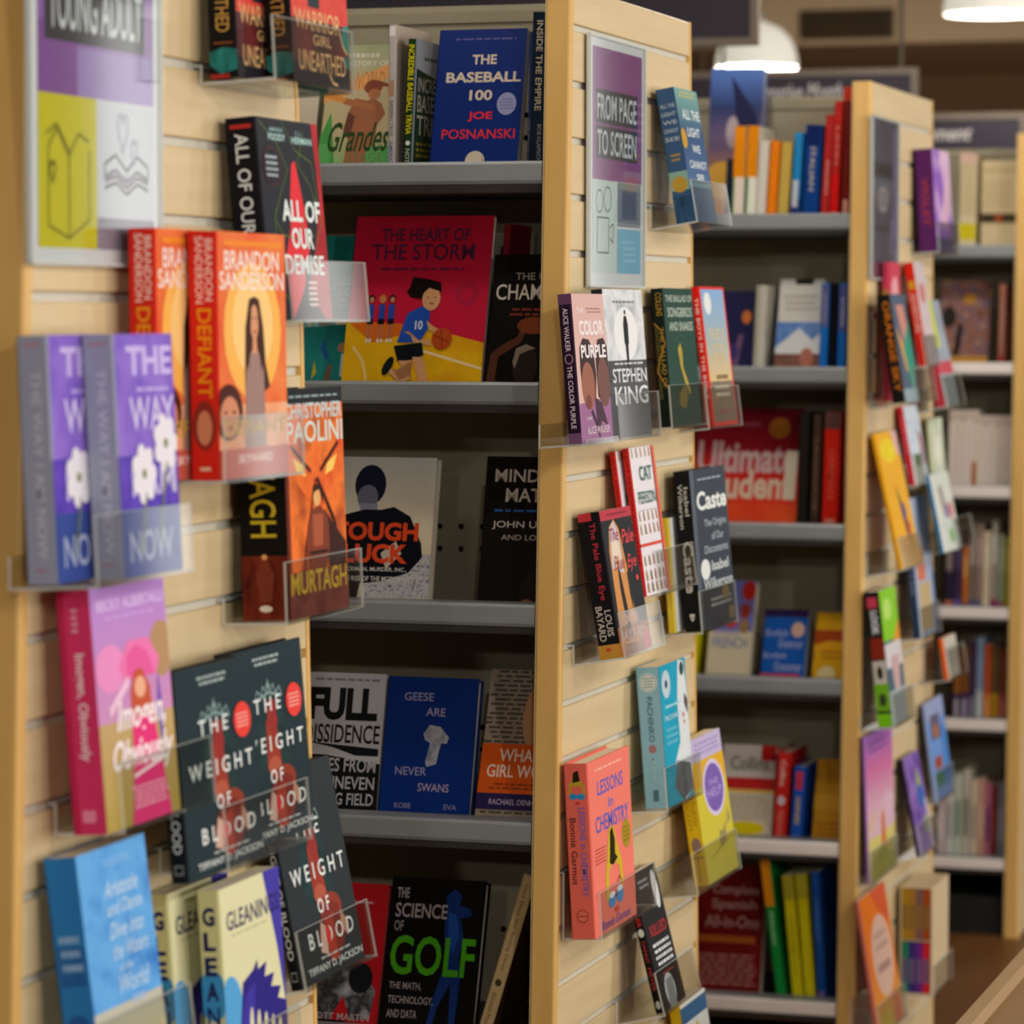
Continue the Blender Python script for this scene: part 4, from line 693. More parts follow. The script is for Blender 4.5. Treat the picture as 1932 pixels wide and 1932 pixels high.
# top shelf
F(PBK, 'cream book at the far left of the top shelf, mostly behind the vine-covered hardcover', 2, 0, -.535, 17, .135, .18, .02, '#d8ccb4', '#cfc3ab', [('l', .3, .7, .9, .8, 2, '#a89c88')], off=.075)
F(HB, 'green and tan hardcover with a batter and an orange banner, on the top shelf', 2, 0, -.389, 17.8, .110, .200, .025, 'G#5ea85c,#c4b48a,#c8b890,#a4ac84', '#5c8c58', stretch([
    ('p', [(0, .3), (.0, .05), (.2, .1), (.1, .5)], '#4f9a4c'), ('p', [(0, .64), (.0, .56), (1, .78), (1, .9)], '#e8a868'), ('p', [(0, .66), (0, .61), (.34, .54), (.36, .58)], '#e09448'), ('t', 'THE WORLD SERIES', .1, .655, .98, .8, '#c88a50', .01), ('l', .1, .89, .6, .95, 1, '#d8d4c4'), ('t', 'A HISTORY OF', .12, .84, .7, .88, '#e0dcd0', .01),
    ('p', [(.3, .12), (.34, .42), (.3, .5), (.36, .6), (.5, .58), (.56, .6), (.66, .56), (.72, .48), (.64, .4), (.62, .12)], '#a46848'), ('e', .55, .68, .1, .055, '#8c4a34'), ('p', [(.6, .69), (.74, .68), (.74, .7), (.6, .73)], '#8c4a34'), ('e', .57, .63, .07, .04, '#b87850'), ('p', [(.22, .56), (.4, .53), (.62, .5), (.6, .54), (.4, .58), (.26, .6)], '#b07048'), ('p', [(.34, .3), (.26, .36), (.3, .5), (.38, .46)], '#6c4434'),
    ('r', .0, 0, .14, .26, '#5ea85c'), ('r', .55, .02, 1, .24, '#5ea85c'), ('i', 'Grandest', .1, .2, .87, .42, '#2f4a24', .012), ('t', 'STAGE', .34, .125, .74, .19, '#6a7c50', 0)], 1.19), off=.065, hard=True)
S(PBK, 'thin white paperback standing just left of the green and yellow trivia spine', 2, 0, -.268, .011, .219, .7, '#b4aca8', [('r', .1, .93, .9, .99, '#e0dcd8'), ('r', .0, .55, .8, .65, '#a88468'), ('T', 'BASEBALL TALES', .25, .3, .7, .52, '#504848', .01), ('T', 'AMERICA', .2, .1, .7, .27, '#4a5890', .015)], off=.02, depth=.15, front=[('l', .1, .7, .9, .95, 5, '#c0b0a4')], fc='#c4b4a4')
S(PBK, 'slim green trivia paperback with a yellow spine title, on the top shelf', 2, 0, -.2465, .012, .199, 2.7, '#1c3818', [('T', 'INCREDIBLE BASEBALL TRIVIA', .12, .34, .88, .96, '#d8cc14', .03), ('e', .5, .28, .3, .016, '#e0e0d8'), ('T', 'NOTES', .2, .1, .8, .24, '#a8b8a0', .01)], off=.02, depth=.165, fc='#b8c0c8',
  front=[('r', .0, 0, .04, 1, '#9ca8b8'), ('l', .2, .85, .8, .9, 1, '#4c6a50'), ('p', [(.05, .02), (1, .02), (1, .7), (.05, .8)], '#26402a'), ('t', 'INCREDIBLE', .1, .64, .98, .74, '#c4c0b4', .01), ('t', 'BASEBALL', .1, .5, .98, .62, '#c4c0b4', .01), ('t', 'TRIVIA', .1, .34, .98, .48, '#c4c0b4', .01), ('l', .1, .18, .9, .3, 3, '#a89c30'), ('e', .75, .86, .08, .06, '#b0a020'), ('l', .1, .04, .5, .14, 2, '#b0b4b0')])
F(PBK, 'navy blue paperback with cream and red block lettering, on the top shelf', 2, 0, -.221, 14.3, .128, .217, .018, '#102a72', '#0e2260', [('l', .18, .925, .92, .945, 1, '#6a62a0'), ('t', 'THE', .4, .765, .68, .83, '#dccab4', .03), ('t', 'BASEBALL', .12, .645, .97, .715, '#dccab4', .03), ('t', '100', .4, .525, .66, .595, '#dccab4', .03), ('e', .83, .5, .11, .075, '#9a9cc4'), ('l', .75, .46, .91, .54, 4, '#7878a8'), ('t', 'JOE', .4, .385, .68, .45, '#e03038', .03), ('t', 'POSNANSKI', .12, .27, .95, .335, '#e03038', .03), ('e', .52, .125, .11, .065, '#d8c8b0'), ('p', [(.6, .16), (.62, .11), (.58, .08), (.6, .12)], '#a89880'), ('r', .1, .01, .9, .03, '#6a72a4')], off=.06)
S(PBK, 'dark blue spine squeezed between the navy book and the black spine', 2, 0, -.0895, .008, .208, 1.6, '#2c3c6c', [('T', 'PAUL GOLDBERGER', .2, .12, .8, .42, '#a8acbc', .01)], off=.095, depth=.13)
S(HB, 'tall black hardcover spine at the right end of the top shelf', 2, 0, -.070, .024, .231, 1.8, '#1c2634', [('T', 'INSIDE THE EMPIRE', .28, .42, .68, .95, '#c8b89c', .02), ('T', 'BOB KLAPISCH', .5, .12, .75, .34, '#8c8c90', .01)], off=.04, depth=.16, hard=True)
# second shelf
F('picture_book', 'teal picture book at the left of the second shelf, behind the clear ledge', 2, 1, -.480, 15, .125, .235, .012, 'N#1e7a74,#2c9088@3', '#1a5c58', [('l', .45, .55, .95, .75, 6, '#8cc0b8'), ('p', [(.62, .36), (.66, .28), (.72, .2), (.64, .24), (.58, .3)], '#2c5ca0'), ('e', .84, .3, .05, .03, '#b08060'), ('p', [(.5, .1), (.52, .22), (.56, .14)], '#c8b030'), ('p', [(.66, .1), (.7, .2), (.74, .18), (.72, .08)], '#8c5c48'), ('r', .84, .12, .9, .26, '#c4c8c4')], off=.13)
heart_f = [('p', [(0, .0), (0, .42), (.5, .4), (1, .3), (1, 0)], 'N#d8a010,#e8b418,#d48a14@2'), ('p', [(0, .42), (.2, .3), (.5, .36), (.5, .4)], '#d86a1c'), ('o', [(.06, .28), (.14, .2), (.17, .12), (.18, 0)], .004, '#e8c880'), ('o', [(.5, .27), (1, .16)], .004, '#ecd09c'),
    ('t', 'THE HEART OF', .2, .86, .84, .93, '#4a2038', .02), ('t', 'THE STORM', .14, .755, .88, .845, '#4a2038', .04), ('l', .2, .69, .82, .72, 1, '#64203a')] + [
    ('o', [(.85+.075*math.cos(t*.35), .57+.06*math.sin(t*.35)) for t in range(19)], .0016, '#8c2850'), ('o', [(.85+.05*math.cos(t*.35), .57+.04*math.sin(t*.35)) for t in range(19)], .0014, '#8c2850')] + [
    q for x, s, hair in ((.17, .5, '#3a2018'), (.25, .5, '#c87830'), (.32, .5, '#3a2018')) for q in (('e', x, s+.04, .026, .024, hair), ('e', x+.002, s+.035, .016, .016, '#c88460'), ('r', x-.022, s-.07, x+.022, s+.01, '#2c4aa0'), ('r', x-.022, s-.1, x+.022, s-.07, '#14161c'), ('r', x-.018, s-.18, x-.006, s-.1, '#b87850'), ('r', x+.006, s-.18, x+.018, s-.1, '#b87850'), ('r', x-.02, s-.2, x-.004, s-.18, '#e0d8d0'), ('r', x+.004, s-.2, x+.02, s-.18, '#e0d8d0'))] + [
    ('p', [(.44, .60), (.46, .66), (.56, .65), (.66, .63), (.67, .58), (.6, .56), (.52, .54), (.45, .55), (.42, .58)], '#1a1210'), ('e', .6, .54, .065, .065, '#d8a070'), ('p', [(.52, .6), (.6, .64), (.67, .6), (.64, .585), (.58, .6), (.54, .57)], '#1a1210'), ('o', [(.59, .515), (.62, .512)], .002, '#7c4030'), ('r', .57, .545, .585, .55, '#2a1810'), ('r', .62, .545, .635, .55, '#2a1810'),
    ('p', [(.38, .3), (.44, .46), (.54, .5), (.6, .47), (.6, .38), (.54, .3)], '#2450b0'), ('t', '10', .5, .37, .555, .42, '#d8dce8', .03), ('p', [(.42, .36), (.46, .36), (.5, .3), (.62, .28), (.62, .32), (.54, .31), (.48, .35)], '#d8a070'), ('p', [(.58, .42), (.6, .37), (.67, .34), (.68, .37), (.63, .39)], '#d8a070'), ('e', .7, .32, .072, .06, '#b84c20'), ('o', [(.64, .34), (.76, .3)], .0014, '#7c2c14'), ('o', [(.69, .375), (.71, .265)], .0014, '#7c2c14'),
    ('p', [(.36, .28), (.56, .3), (.58, .23), (.52, .21), (.4, .19)], '#14181c'), ('p', [(.4, .2), (.5, .2), (.48, .11), (.42, .09), (.38, .14), (.34, .17), (.33, .14), (.42, .08), (.5, .1)], '#d8a070'), ('p', [(.5, .22), (.58, .22), (.62, .1), (.6, 0), (.555, 0), (.555, .1)], '#d8a070'), ('e', .33, .17, .03, .055, '#1c1c20', -25)]
F('picture_book', 'large red and yellow picture book with a girl dribbling a basketball, on the second shelf', 2, 1, -.346, 15.1, .205, .262, .012, 'G#c01c3c,#c41c3a,#a0142c', '#1c2458', heart_f, off=.062)
S('picture_book', 'dark red book edge showing behind the large red and yellow picture book', 2, 1, -.152, .010, .245, 4.0, '#8c1c28', off=.155, depth=.1)
F(HB, 'black book with pale capitals and arms raising a ball, right end of second shelf', 2, 1, -.133, 13.9, .095, .202, .022, '#151210', '#0f0d0b', stretch([('t', 'THE UNLIKELY', .24, .82, .98, .87, '#a89c90', 0), ('t', 'CHAMPIONS', .05, .68, 1.0, .79, '#d8ccbc', .005), ('l', .2, .56, .95, .63, 2, '#7c3428'), ('p', [(.04, .3), (.14, .36), (.3, .42), (.34, .5), (.4, .48), (.34, .38), (.12, .28), (.1, .12), (.3, .05), (.26, 0), (.0, .0)], '#5c3424'), ('e', .46, .5, .17, .06, '#7c3c20'), ('e', .4, .22, .13, .14, '#2c221e'), ('p', [(.27, .24), (.3, .34), (.4, .37), (.5, .34), (.44, .33), (.34, .3), (.3, .2)], '#8c7c6c'), ('p', [(.1, .08), (.3, .06), (.6, .02), (.7, 0), (.1, 0)], '#8c7054')], 1.47), off=.05, hard=True)
# third shelf
F(HB, 'white hardcover with an old-time football player and red slanted title, on the third shelf', 2, 2, -.366, 12.0, .154, .219, .022, 'G#d0c4a8,#dcd0b0,#c0c0bc', '#b8b0a0', [
    ('r', .36, .1, 1, .38, 'N#5c5c90,#c8c4c0,#38385c@22'), ('e', .38, .82, .15, .13, '#1c2030'), ('e', .36, .74, .1, .08, '#6c6c80'), ('p', [(.28, .7), (.46, .7), (.46, .66), (.3, .64)], '#8c8ca0'), ('p', [(.12, .62), (.34, .66), (.5, .66), (.62, .68), (.78, .62), (.9, .45), (.92, .36), (.8, .26), (.55, .2), (.3, .18), (.1, .25), (.05, .45)], '#14141c'), ('p', [(.1, .3), (.36, .26), (.3, .02), (.22, .0), (.05, .1)], '#181820'), ('p', [(.52, .38), (.66, .46), (.72, .38), (.58, .28)], '#c4b4a4'),
    ('t', 'TOUGH', .05, .46, .87, .58, '#dc4a24', .04), ('t', 'LUCK', .16, .315, .78, .44, '#dc4a24', .04), ('t', 'SID LUCKMAN, MURDER, INC.,', .05, .26, .78, .29, '#d8d4c8', .01), ('t', 'AND THE RISE OF THE MODERN NFL', .02, .2, .86, .232, '#d8d4c8', .01)], off=.06, hard=True)
F(HB, 'black hardcover with spaced pale capitals and a bearded man, right end of the third shelf', 2, 2, -.139, 12.8, .101, .223, .022, '#18130f', '#120e0b', stretch([('t', 'MIND AND', .1, .84, 1.0, .92, '#cfc4b6', .015), ('t', 'MATTER', .22, .715, .9, .8, '#cfc4b6', .015), ('l', .1, .645, .95, .675, 1, '#2c5c9c'), ('t', 'JOHN URSCHEL', .1, .54, 1.0, .595, '#bfb4a6', .01), ('t', 'AND LOUISA', .2, .475, .76, .51, '#a89c90', .005), ('p', [(.4, 0), (.44, .22), (.55, .3), (.78, .3), (.92, .2), (.95, 0)], '#221c18'), ('e', .68, .36, .1, .085, '#7c4c30'), ('p', [(.58, .4), (.66, .45), (.77, .43), (.78, .38), (.6, .38)], '#1c1410'), ('e', .68, .3, .07, .04, '#1c1410'), ('e', .5, .06, .08, .05, '#8c5838')], 1.41), off=.05, hard=True)
# fourth shelf
F(HB, 'white hardcover with heavy black capitals and a black lower band, on the fourth shelf', 2, 3, -.402, 13.4, .119, .211, .02, '#b9b7bb', '#a8a6aa', [('l', .1, .94, .95, .97, 1, '#7c7c84'), ('t', 'FULL', .06, .68, .92, .9, '#1a1c1e', .05), ('t', 'DISSIDENCE', .02, .53, .97, .655, '#1a1c1e', .05), ('p', [(0, .54), (.4, .5), (.97, .4), (.97, .5), (.4, .52), (0, .54)], '#1a1c1e'), ('r', 0, 0, 1, .45, '#16181a'), ('p', [(.3, .45), (1, .45), (1, .4)], '#b9b7bb'), ('t', 'NOTES FROM', .02, .34, .95, .43, '#b4b2b6', .03), ('t', 'AN UNEVEN', .06, .225, .95, .31, '#b4b2b6', .03), ('t', 'PLAYING FIELD', .02, .12, .95, .2, '#b4b2b6', .03)], off=.06, hard=True)
F(HB, 'royal blue hardcover with a dangling silver shape and spaced small capitals, on the fourth shelf', 2, 3, -.280, 14.2, .134, .209, .022, '#0f2d74', '#0c2258', [('t', 'GEESE', .2, .84, .52, .895, '#9c9cc0', .005), ('t', 'ARE', .45, .74, .66, .795, '#a89cbc', .005), ('t', 'NEVER', .16, .34, .5, .395, '#9c94b8', .005), ('t', 'SWANS', .42, .235, .76, .29, '#b09cb8', .005), ('p', [(.44, .62), (.5, .68), (.62, .67), (.72, .6), (.7, .56), (.64, .56), (.62, .5), (.6, .42), (.5, .4), (.48, .43), (.52, .56), (.46, .58)], 'N#6c7080,#a8a8b0,#3c4458@6'), ('t', 'KOBE', .18, .12, .36, .155, '#8c88b0', .01), ('t', 'EVA', .72, .12, .86, .155, '#8c88b0', .01)], off=.05, hard=True)
girl_f = [('r', 0, 0, 1, 1, '#9c8c7c')] + [('l', 0, y/34, 1, (y+1)/34, 1, '#5c5048') for y in range(34)] + [('e', .75, .7, .34, .3, '#c08c64'), ('e', .95, .56, .2, .1, '#8c5a44'), ('r', 0, .22, 1, .53, '#d85a1c'), ('t', 'WHAT IS A', .2, .42, .95, .5, '#f0dccc', .04), ('t', 'GIRL WORTH?', .08, .32, 1, .4, '#f0dccc', .04), ('l', .12, .24, .8, .29, 2, '#8c3c1c'), ('r', 0, .12, 1, .22, '#2c2450'), ('t', 'RACHAEL DENHOLLANDER', .14, .15, .98, .185, '#b8a8b8', .01)]
F(HB, 'grey-dotted hardcover with an orange title band, right end of the fourth shelf', 2, 3, -.138, 22.0, .100, .228, .02, '#a8927c', '#6c5c50', stretch(girl_f, 1.31), off=.05, hard=True)
# fifth shelf
F(HB, 'red hardcover with a black and white photograph, left on the lowest shelf in view', 2, 4, -.396, 16.1, .118, .214, .018, '#b81c24', '#8c1418', [('l', .3, .86, .85, .89, 1, '#d89898'), ('p', [(.0, .12), (0, .5), (.3, .48), (.5, .5), (.8, .42), (.95, .3), (.9, .12), (.66, .1), (.55, .26), (.4, .1)], 'N#8c8c90,#2c2c30,#b8b8bc@4'), ('e', .75, .38, .15, .1, '#1c1c20'), ('r', 0, 0, .6, .1, '#1a1616'), ('t', 'SCOTT MARTIN', .1, .1, .9, .145, '#b8a0a0', .01)], off=.06, hard=True)
F(HB, 'black hardcover with tall green letters and a blue golfer, on the lowest shelf in view', 2, 4, -.275, 17.9, .139, .226, .022, '#100f0e', '#0c0b0a', [('p', [(.6, .9), (.68, .94), (.76, .9), (.74, .84), (.86, .82), (.88, .78), (.76, .76), (.82, .64), (.78, .52), (.82, .4), (.8, .1), (.74, .1), (.72, .36), (.6, .2), (.56, .06), (.5, .08), (.56, .28), (.64, .46), (.62, .6), (.6, .74)], '#16306c'), ('p', [(.63, .8), (.72, .78), (.76, .66), (.72, .54), (.66, .6)], '#1f4a98'), ('t', 'THE', .07, .87, .2, .935, '#a89c98', .02), ('t', 'SCIENCE', .07, .75, .62, .84, '#a89c98', .02), ('t', 'OF', .07, .665, .17, .73, '#8c8480', .02), ('t', 'GOLF', .06, .395, .95, .64, '#48a018', .02), ('t', 'THE MATH,', .08, .3, .42, .35, '#948a88', .02), ('t', 'TECHNOLOGY,', .08, .21, .56, .265, '#948a88', .02), ('t', 'AND DATA', .08, .13, .4, .18, '#948a88', .02)], off=.05, hard=True)
S(HB, 'slim tan spine leaning right at the end of the lowest shelf in view', 2, 4, -.124, .020, .253, 16.7, '#c4a878', [('T', 'God Bless the Strong Ones', .3, .45, .66, .95, '#6c5434', 0), ('e', .5, .38, .25, .02, '#4c4024'), ('T', 'Banshee Moon', .3, .12, .66, .32, '#6c5434', 0)], off=.02, depth=.15, fc='#4a3420', hard=True)

# ================================================================ shelves of the third bookcase: languages
F('picture_book', 'tall blue and orange fantasy book left on the top shelf, behind the seaside paperback', 3, 0, -.375, 9.0, .110, .325, .025, 'G#e88c14,#d8a060,#7c6484,#34406c,#5c80c8', '#6878b0', [('e', .3, .3, .35, .12, '#f0b850'), ('p', [(.4, .95), (.9, .7), (1, .4), (.6, .5)], '#28284c'), ('e', .45, .6, .12, .1, '#b8a8b0'), ('p', [(.3, .1), (.7, .3), (.95, .2), (.8, 0), (.3, 0)], '#d87410')], off=.204, hard=True)
N3 = 'spines on the top shelf of the third bookcase'
for nm, lab, x, T, H, ro, c, sp in (
    (PBK, 'short navy spine at the left of the orange-topped pair on the top shelf', -.290, .010, .135, 2.0, '#20283c', []),
    (PBK, 'white spine with an orange top, left of its like on the top shelf', -.2755, .024, .198, 1.9, '#e8d8c8', [('r', 0, .5, 1, 1, '#e88c10'), ('r', 0, .05, .12, .5, '#3c8c40'), ('r', .0, 0, 1, .1, '#e0a068')]),
    (PBK, 'white and green spine with an orange top, right of its like on the top shelf', -.252, .023, .198, 3.0, '#e8e8d4', [('r', 0, .5, 1, 1, '#e48a10'), ('r', 0, .0, .25, .5, '#2c6c3c'), ('r', 0, 0, 1, .1, '#e0a068')]),
    (PBK, 'plain white spine between the orange-topped ones and the orange one', -.229, .020, .169, 3.4, '#dcd4c8', [('r', .1, .0, .9, .1, '#a8b0cc')]),
    (PBK, 'orange spine with a dark foot on the top shelf', -.208, .020, .169, 3.6, '#ec8014', [('r', 0, .02, 1, .14, '#6c3028')]),
    (PBK, 'dull gold spine on the top shelf', -.186, .022, .166, 3.6, '#c8a850', []),
    (PBK, 'sky blue and navy spine on the top shelf', -.160, .017, .184, 3.2, '#2888c4', [('r', 0, 0, 1, .3, '#28306c'), ('r', .1, .22, .8, .5, '#c0c4cc')]),
    (HB, 'wide navy spine with tall cream lettering on the top shelf', -.137, .034, .198, 2.6, '#123e84', [('r', .1, .8, .9, 1, '#12245c'), ('T', 'ITALIAN', .36, .36, .66, .78, '#c8b8a0', .04), ('r', 0, 0, 1, .1, '#c07868')]),
    (HB, 'dark red spine just right of the wide navy one', -.1, .0168, .217, 3.0, '#b82c2c', [('T', 'SPANISH', .3, .3, .7, .6, '#d89c90', .03)]),
    (HB, 'bright red tall spine, second from the right end of the top shelf', -.0815, .0165, .243, 2.4, '#c42a24', [('r', 0, .12, 1, .42, '#dc1818'), ('r', .1, .0, .9, .12, '#d8a8a0'), ('T', 'LATIN', .3, .5, .7, .8, '#d89080', .03)]),
    (HB, 'dark brown-red spine, tallest at the right end of the top shelf', -.0595, .018, .270, 1.1, '#6c1c14', [('r', 0, .9, 1, 1, '#b83424'), ('r', .2, .1, .8, .2, '#c88878')])):
    S(nm, lab, 3, 0, x, T, H, ro, c, sp, hard=(nm == HB), group=N3)
F(PBK, 'dark navy cover with orange lights, left on the second shelf of the third bookcase', 3, 1, -.335, 9, .097, .172, .02, '#242448', '#1c1c38', [('e', .35, .6, .1, .08, '#d07830'), ('e', .85, .7, .1, .08, '#c87038'), ('p', [(.5, 0), (.7, .5), (.8, .5), (.65, 0)], '#6c4c6c'), ('e', .5, .3, .2, .1, '#3c3464')], off=.06)
S(PBK, 'white spine beside the mountain cover on the second shelf', 3, 1, -.2275, .022, .183, 2.4, '#c8c4b4', [('r', 0, 0, .4, 1, '#b0ac9c')], off=.03, depth=.1)
F(PBK, 'white travel cover with a blue mountain sky, middle of the second shelf', 3, 1, -.1955, 16.9, .090, .200, .018, '#d0ccc4', '#c0bcb4', [('r', .35, .94, .75, 1, '#28281c'), ('r', 0, .3, 1, .56, 'N#3c68b0,#7c9cc8@3'), ('p', [(0, .3), (.3, .42), (.5, .5), (.8, .38), (1, .46), (1, .2), (0, .2)], '#d4d4d4'), ('r', 0, 0, 1, .24, 'N#5c4434,#8c5c50@4'), ('e', .7, .2, .15, .1, '#a86858'), ('l', .1, .66, .9, .85, 3, '#b0a8a0')], off=.06)
for lab, x, T, c, sp in (('blue spine with a pale top, left of the black spine', -.098, .017, '#1c6cc0', [('r', .1, .55, .9, .98, '#5c6090'), ('T', 'JAPAN', .3, .6, .7, .9, '#a8a0b8', .02)]), ('black spine between the two blue ones', -.079, .0135, '#14161c', []), ('blue spine with lettering, right end of the second shelf', -.063, .017, '#1c64b8', [('r', .1, .5, .9, .98, '#4c5084'), ('T', 'KOREA', .3, .55, .7, .85, '#b0a8c0', .02)])):
    S(PBK, lab, 3, 1, x, T, .187, 1.8, c, sp, group='blue and black spines on the second shelf')
F('picture_book', 'large dark red book with big white letters and an orange foot, on the third shelf', 3, 2, -.362, 19.9, .215, .252, .02, 'G#d8481c,#cc2c20,#8c1420,#5c0c18', '#4c0a14', [('r', 0, .0, 1, .22, 'N#d85420,#c83020@2'), ('e', .78, .84, .1, .085, '#9c5c1c'), ('l', .3, .84, .6, .9, 1, '#8c4050'), ('t', 'Ultimate', .04, .47, .96, .73, '#b89c9c', .03), ('t', 'Student', .1, .26, .94, .5, '#c8b49c', .03), ('r', .86, .26, .97, .66, '#d4c8b0')], off=.06, hard=True)
for lab, x, T, H, c, sp in (('black spine right of the large dark red book', -.137, .02, .239, '#221e1a', []), ('dark brown spine beside the scarlet one', -.1105, .018, .237, '#3c2c22', [('T', 'LANGUAGE', .3, .2, .7, .8, '#7c5c44', .02)]), ('wide scarlet spine at the right end of the third shelf', -.087, .033, .241, '#d02418', [('r', 0, .86, 1, 1, '#5c3c38'), ('T', 'GERMAN', .3, .3, .7, .7, '#e05848', .02), ('r', .2, .04, .8, .14, '#d88878')])):
    S(HB, lab, 3, 2, x, T, H, 1.7, c, sp, hard=True, group='spines beside the large dark red book')
S(PBK, 'lemon yellow spine against the end panel on the fourth shelf', 3, 3, -.345, .014, .15, 2.0, '#d8d014', [], off=.02)
F(PBK, 'cream phrase book with red dots on blue, fourth shelf of the third bookcase', 3, 3, -.322, 20, .088, .205, .03, '#c4b89c', '#b8ac90', [('r', 0, .5, 1, 1, '#6068a8'), ('e', .85, .9, .16, .1, '#a82018'), ('e', .8, .7, .12, .08, '#8c3420'), ('e', .5, .6, .14, .07, '#b83434'), ('e', .8, .55, .12, .07, '#8c6c48'), ('t', 'FRENCH', .1, .33, .9, .44, '#6878a0', .03), ('r', .1, .46, .7, .5, '#a8a0a8')], off=.05)
F(PBK, 'bright blue grammar book with a red foot, fourth shelf of the third bookcase', 3, 3, -.212, 19.2, .088, .154, .015, '#1450a0', '#103c7c', [('r', 0, .9, 1, 1, '#2c1c4c'), ('e', .78, .74, .15, .1, '#c8a490'), ('t', 'English', .06, .62, .56, .74, '#8c94c0', .02), ('t', 'Grammar', .36, .5, .92, .62, '#8c94c0', .02), ('t', 'English', .04, .34, .56, .44, '#8c94c0', .02), ('t', 'Grammar', .3, .2, .94, .32, '#8c94c0', .02), ('r', 0, .08, .9, .16, '#d81814')], off=.05)
F(PBK, 'yellow language book with a red band, right end of the fourth shelf', 3, 3, -.110, 22, .072, .150, .02, '#d8a414', '#b88410', [('r', 0, .56, 1, .76, '#a84410'), ('p', [(0, .56), (.4, .62), (1, .6), (1, .5), (0, .46)], '#e0a41c'), ('e', .4, .16, .25, .12, '#e0d098'), ('l', .2, .36, .9, .5, 2, '#b86c14')], off=.05)
F(HB, 'white and red dictionary with a yellow stripe, fifth shelf of the third bookcase', 3, 4, -.290, 14.6, .106, .190, .04, '#d0c4ac', '#b82020', [('r', 0, .66, 1, 1, '#ccc4bc'), ('r', .72, .84, 1, 1, '#b02020'), ('t', 'Collins', .15, .74, .88, .88, '#5c5c50', .01), ('r', 0, .54, 1, .66, '#b82424'), ('r', 0, .51, 1, .535, '#e0b020'), ('l', .1, .22, .9, .48, 6, '#a89c88'), ('e', .5, .14, .36, .07, '#dcc814')], off=.06, hard=True)
S(HB, 'thick red dictionary spine on the fifth shelf', 3, 4, -.174, .027, .188, 3.6, '#c02420', [('T', 'Collins', .3, .65, .7, .92, '#d8b0a8', .03), ('e', .5, .5, .3, .05, '#c8b8c0'), ('T', 'FRENCH', .3, .1, .7, .4, '#d87c70', .02)], hard=True, group='dictionary spines')
S(HB, 'blue dictionary spine with red and yellow lettering on the fifth shelf', 3, 4, -.139, .0235, .162, 3.4, '#1c50b0', [('r', .2, .72, .8, .94, '#c03448'), ('T', 'OXFORD', .3, .3, .7, .64, '#d0b040', .03), ('r', .2, .04, .8, .16, '#8c90c8')], hard=True, group='dictionary spines')
F(PBK, 'mustard cover at the right end of the fifth shelf', 3, 4, -.105, 18.3, .068, .174, .02, '#c08a24', '#a87418', [('r', 0, .42, 1, .6, '#cc9830'), ('l', .1, .12, .9, .3, 3, '#a05c18')], off=.06)
F(PBK, 'large maroon course book with faded pale lettering, lowest shelf of the third bookcase', 3, 5, -.352, 12.8, .150, .263, .03, '#6c1414', '#581010', [('t', 'Complete', .3, .76, .92, .85, '#a87c78', .02), ('t', 'Spanish', .3, .65, .9, .74, '#a87c78', .02), ('t', 'All-in-One', .22, .53, .95, .62, '#a87c78', .02), ('r', .12, .42, .9, .47, '#a85820'), ('l', .1, .1, .95, .34, 7, '#a06c68'), ('e', .16, .08, .07, .035, '#c84850'), ('r', .4, .0, 1, .05, '#a81c1c')], off=.06)
S(PBK, 'orange and green spine leaning left on the lowest shelf', 3, 5, -.157, .019, .288, -7.3, '#188c3c', [('r', 0, .68, 1, 1, '#e8941c'), ('T', 'ITALIAN', .3, .42, .7, .64, '#b0d8b0', .03)], group='coloured spines on the lowest shelf')
S(PBK, 'yellow spine beside the orange and green one on the lowest shelf', 3, 5, -.1255, .022, .257, -5.5, '#d4c818', [('r', 0, .82, 1, 1, '#a89c28'), ('T', 'GERMAN', .35, .25, .7, .7, '#a8a420', .02)], group='coloured spines on the lowest shelf')
S(PBK, 'yellow spine with a red foot beside the blue one on the lowest shelf', 3, 5, -.101, .021, .261, -5.0, '#d4c818', [('r', 0, .82, 1, 1, '#b0a42c'), ('r', .1, 0, .8, .07, '#d02c20')], group='coloured spines on the lowest shelf')
S(PBK, 'blue spine at the right end of the lowest shelf', 3, 5, -.0765, .017, .267, -3.6, '#1c50a0', [('T', 'FRENCH', .3, .5, .7, .8, '#5c80c0', .02), ('r', .15, .04, .85, .13, '#8c6cb0')], group='coloured spines on the lowest shelf')

# ================================================================ shelves of the farthest bookcase
for i, (lab, x, T, H) in enumerate((('leftmost of three cream comic spines with yellow feet on the top shelf', -.1795, .0125, .256), ('middle of three cream comic spines with yellow feet on the top shelf', -.1655, .0125, .256), ('rightmost of three cream comic spines with yellow feet on the top shelf', -.1515, .0125, .252))):
    S(PBK, lab, 4, 0, x, T, H, .9, '#d8c8a4', [('r', 0, .16, 1, .32, '#d0c014'), ('r', .3, .4, .7, .9, '#b8a878'), ('r', 0, .9, 1, 1, '#d8b4a0')], group='cream comic spines with yellow feet')
F('boxed_set', 'cream comic box with a dark strip of pictures, top shelf of the farthest bookcase', 4, 0, -.1335, 3.2, .090, .235, .05, '#c8b48c', '#c0ac84', [('r', 0, .34, 1, .44, '#4c3424'), ('e', .2, .39, .1, .04, '#2c3020'), ('e', .5, .39, .1, .04, '#a04c20'), ('e', .8, .39, .1, .04, '#384020'), ('l', .05, .5, .9, .8, 9, '#b09c74'), ('r', 0, .86, 1, .93, '#b8a47c')], off=.06)
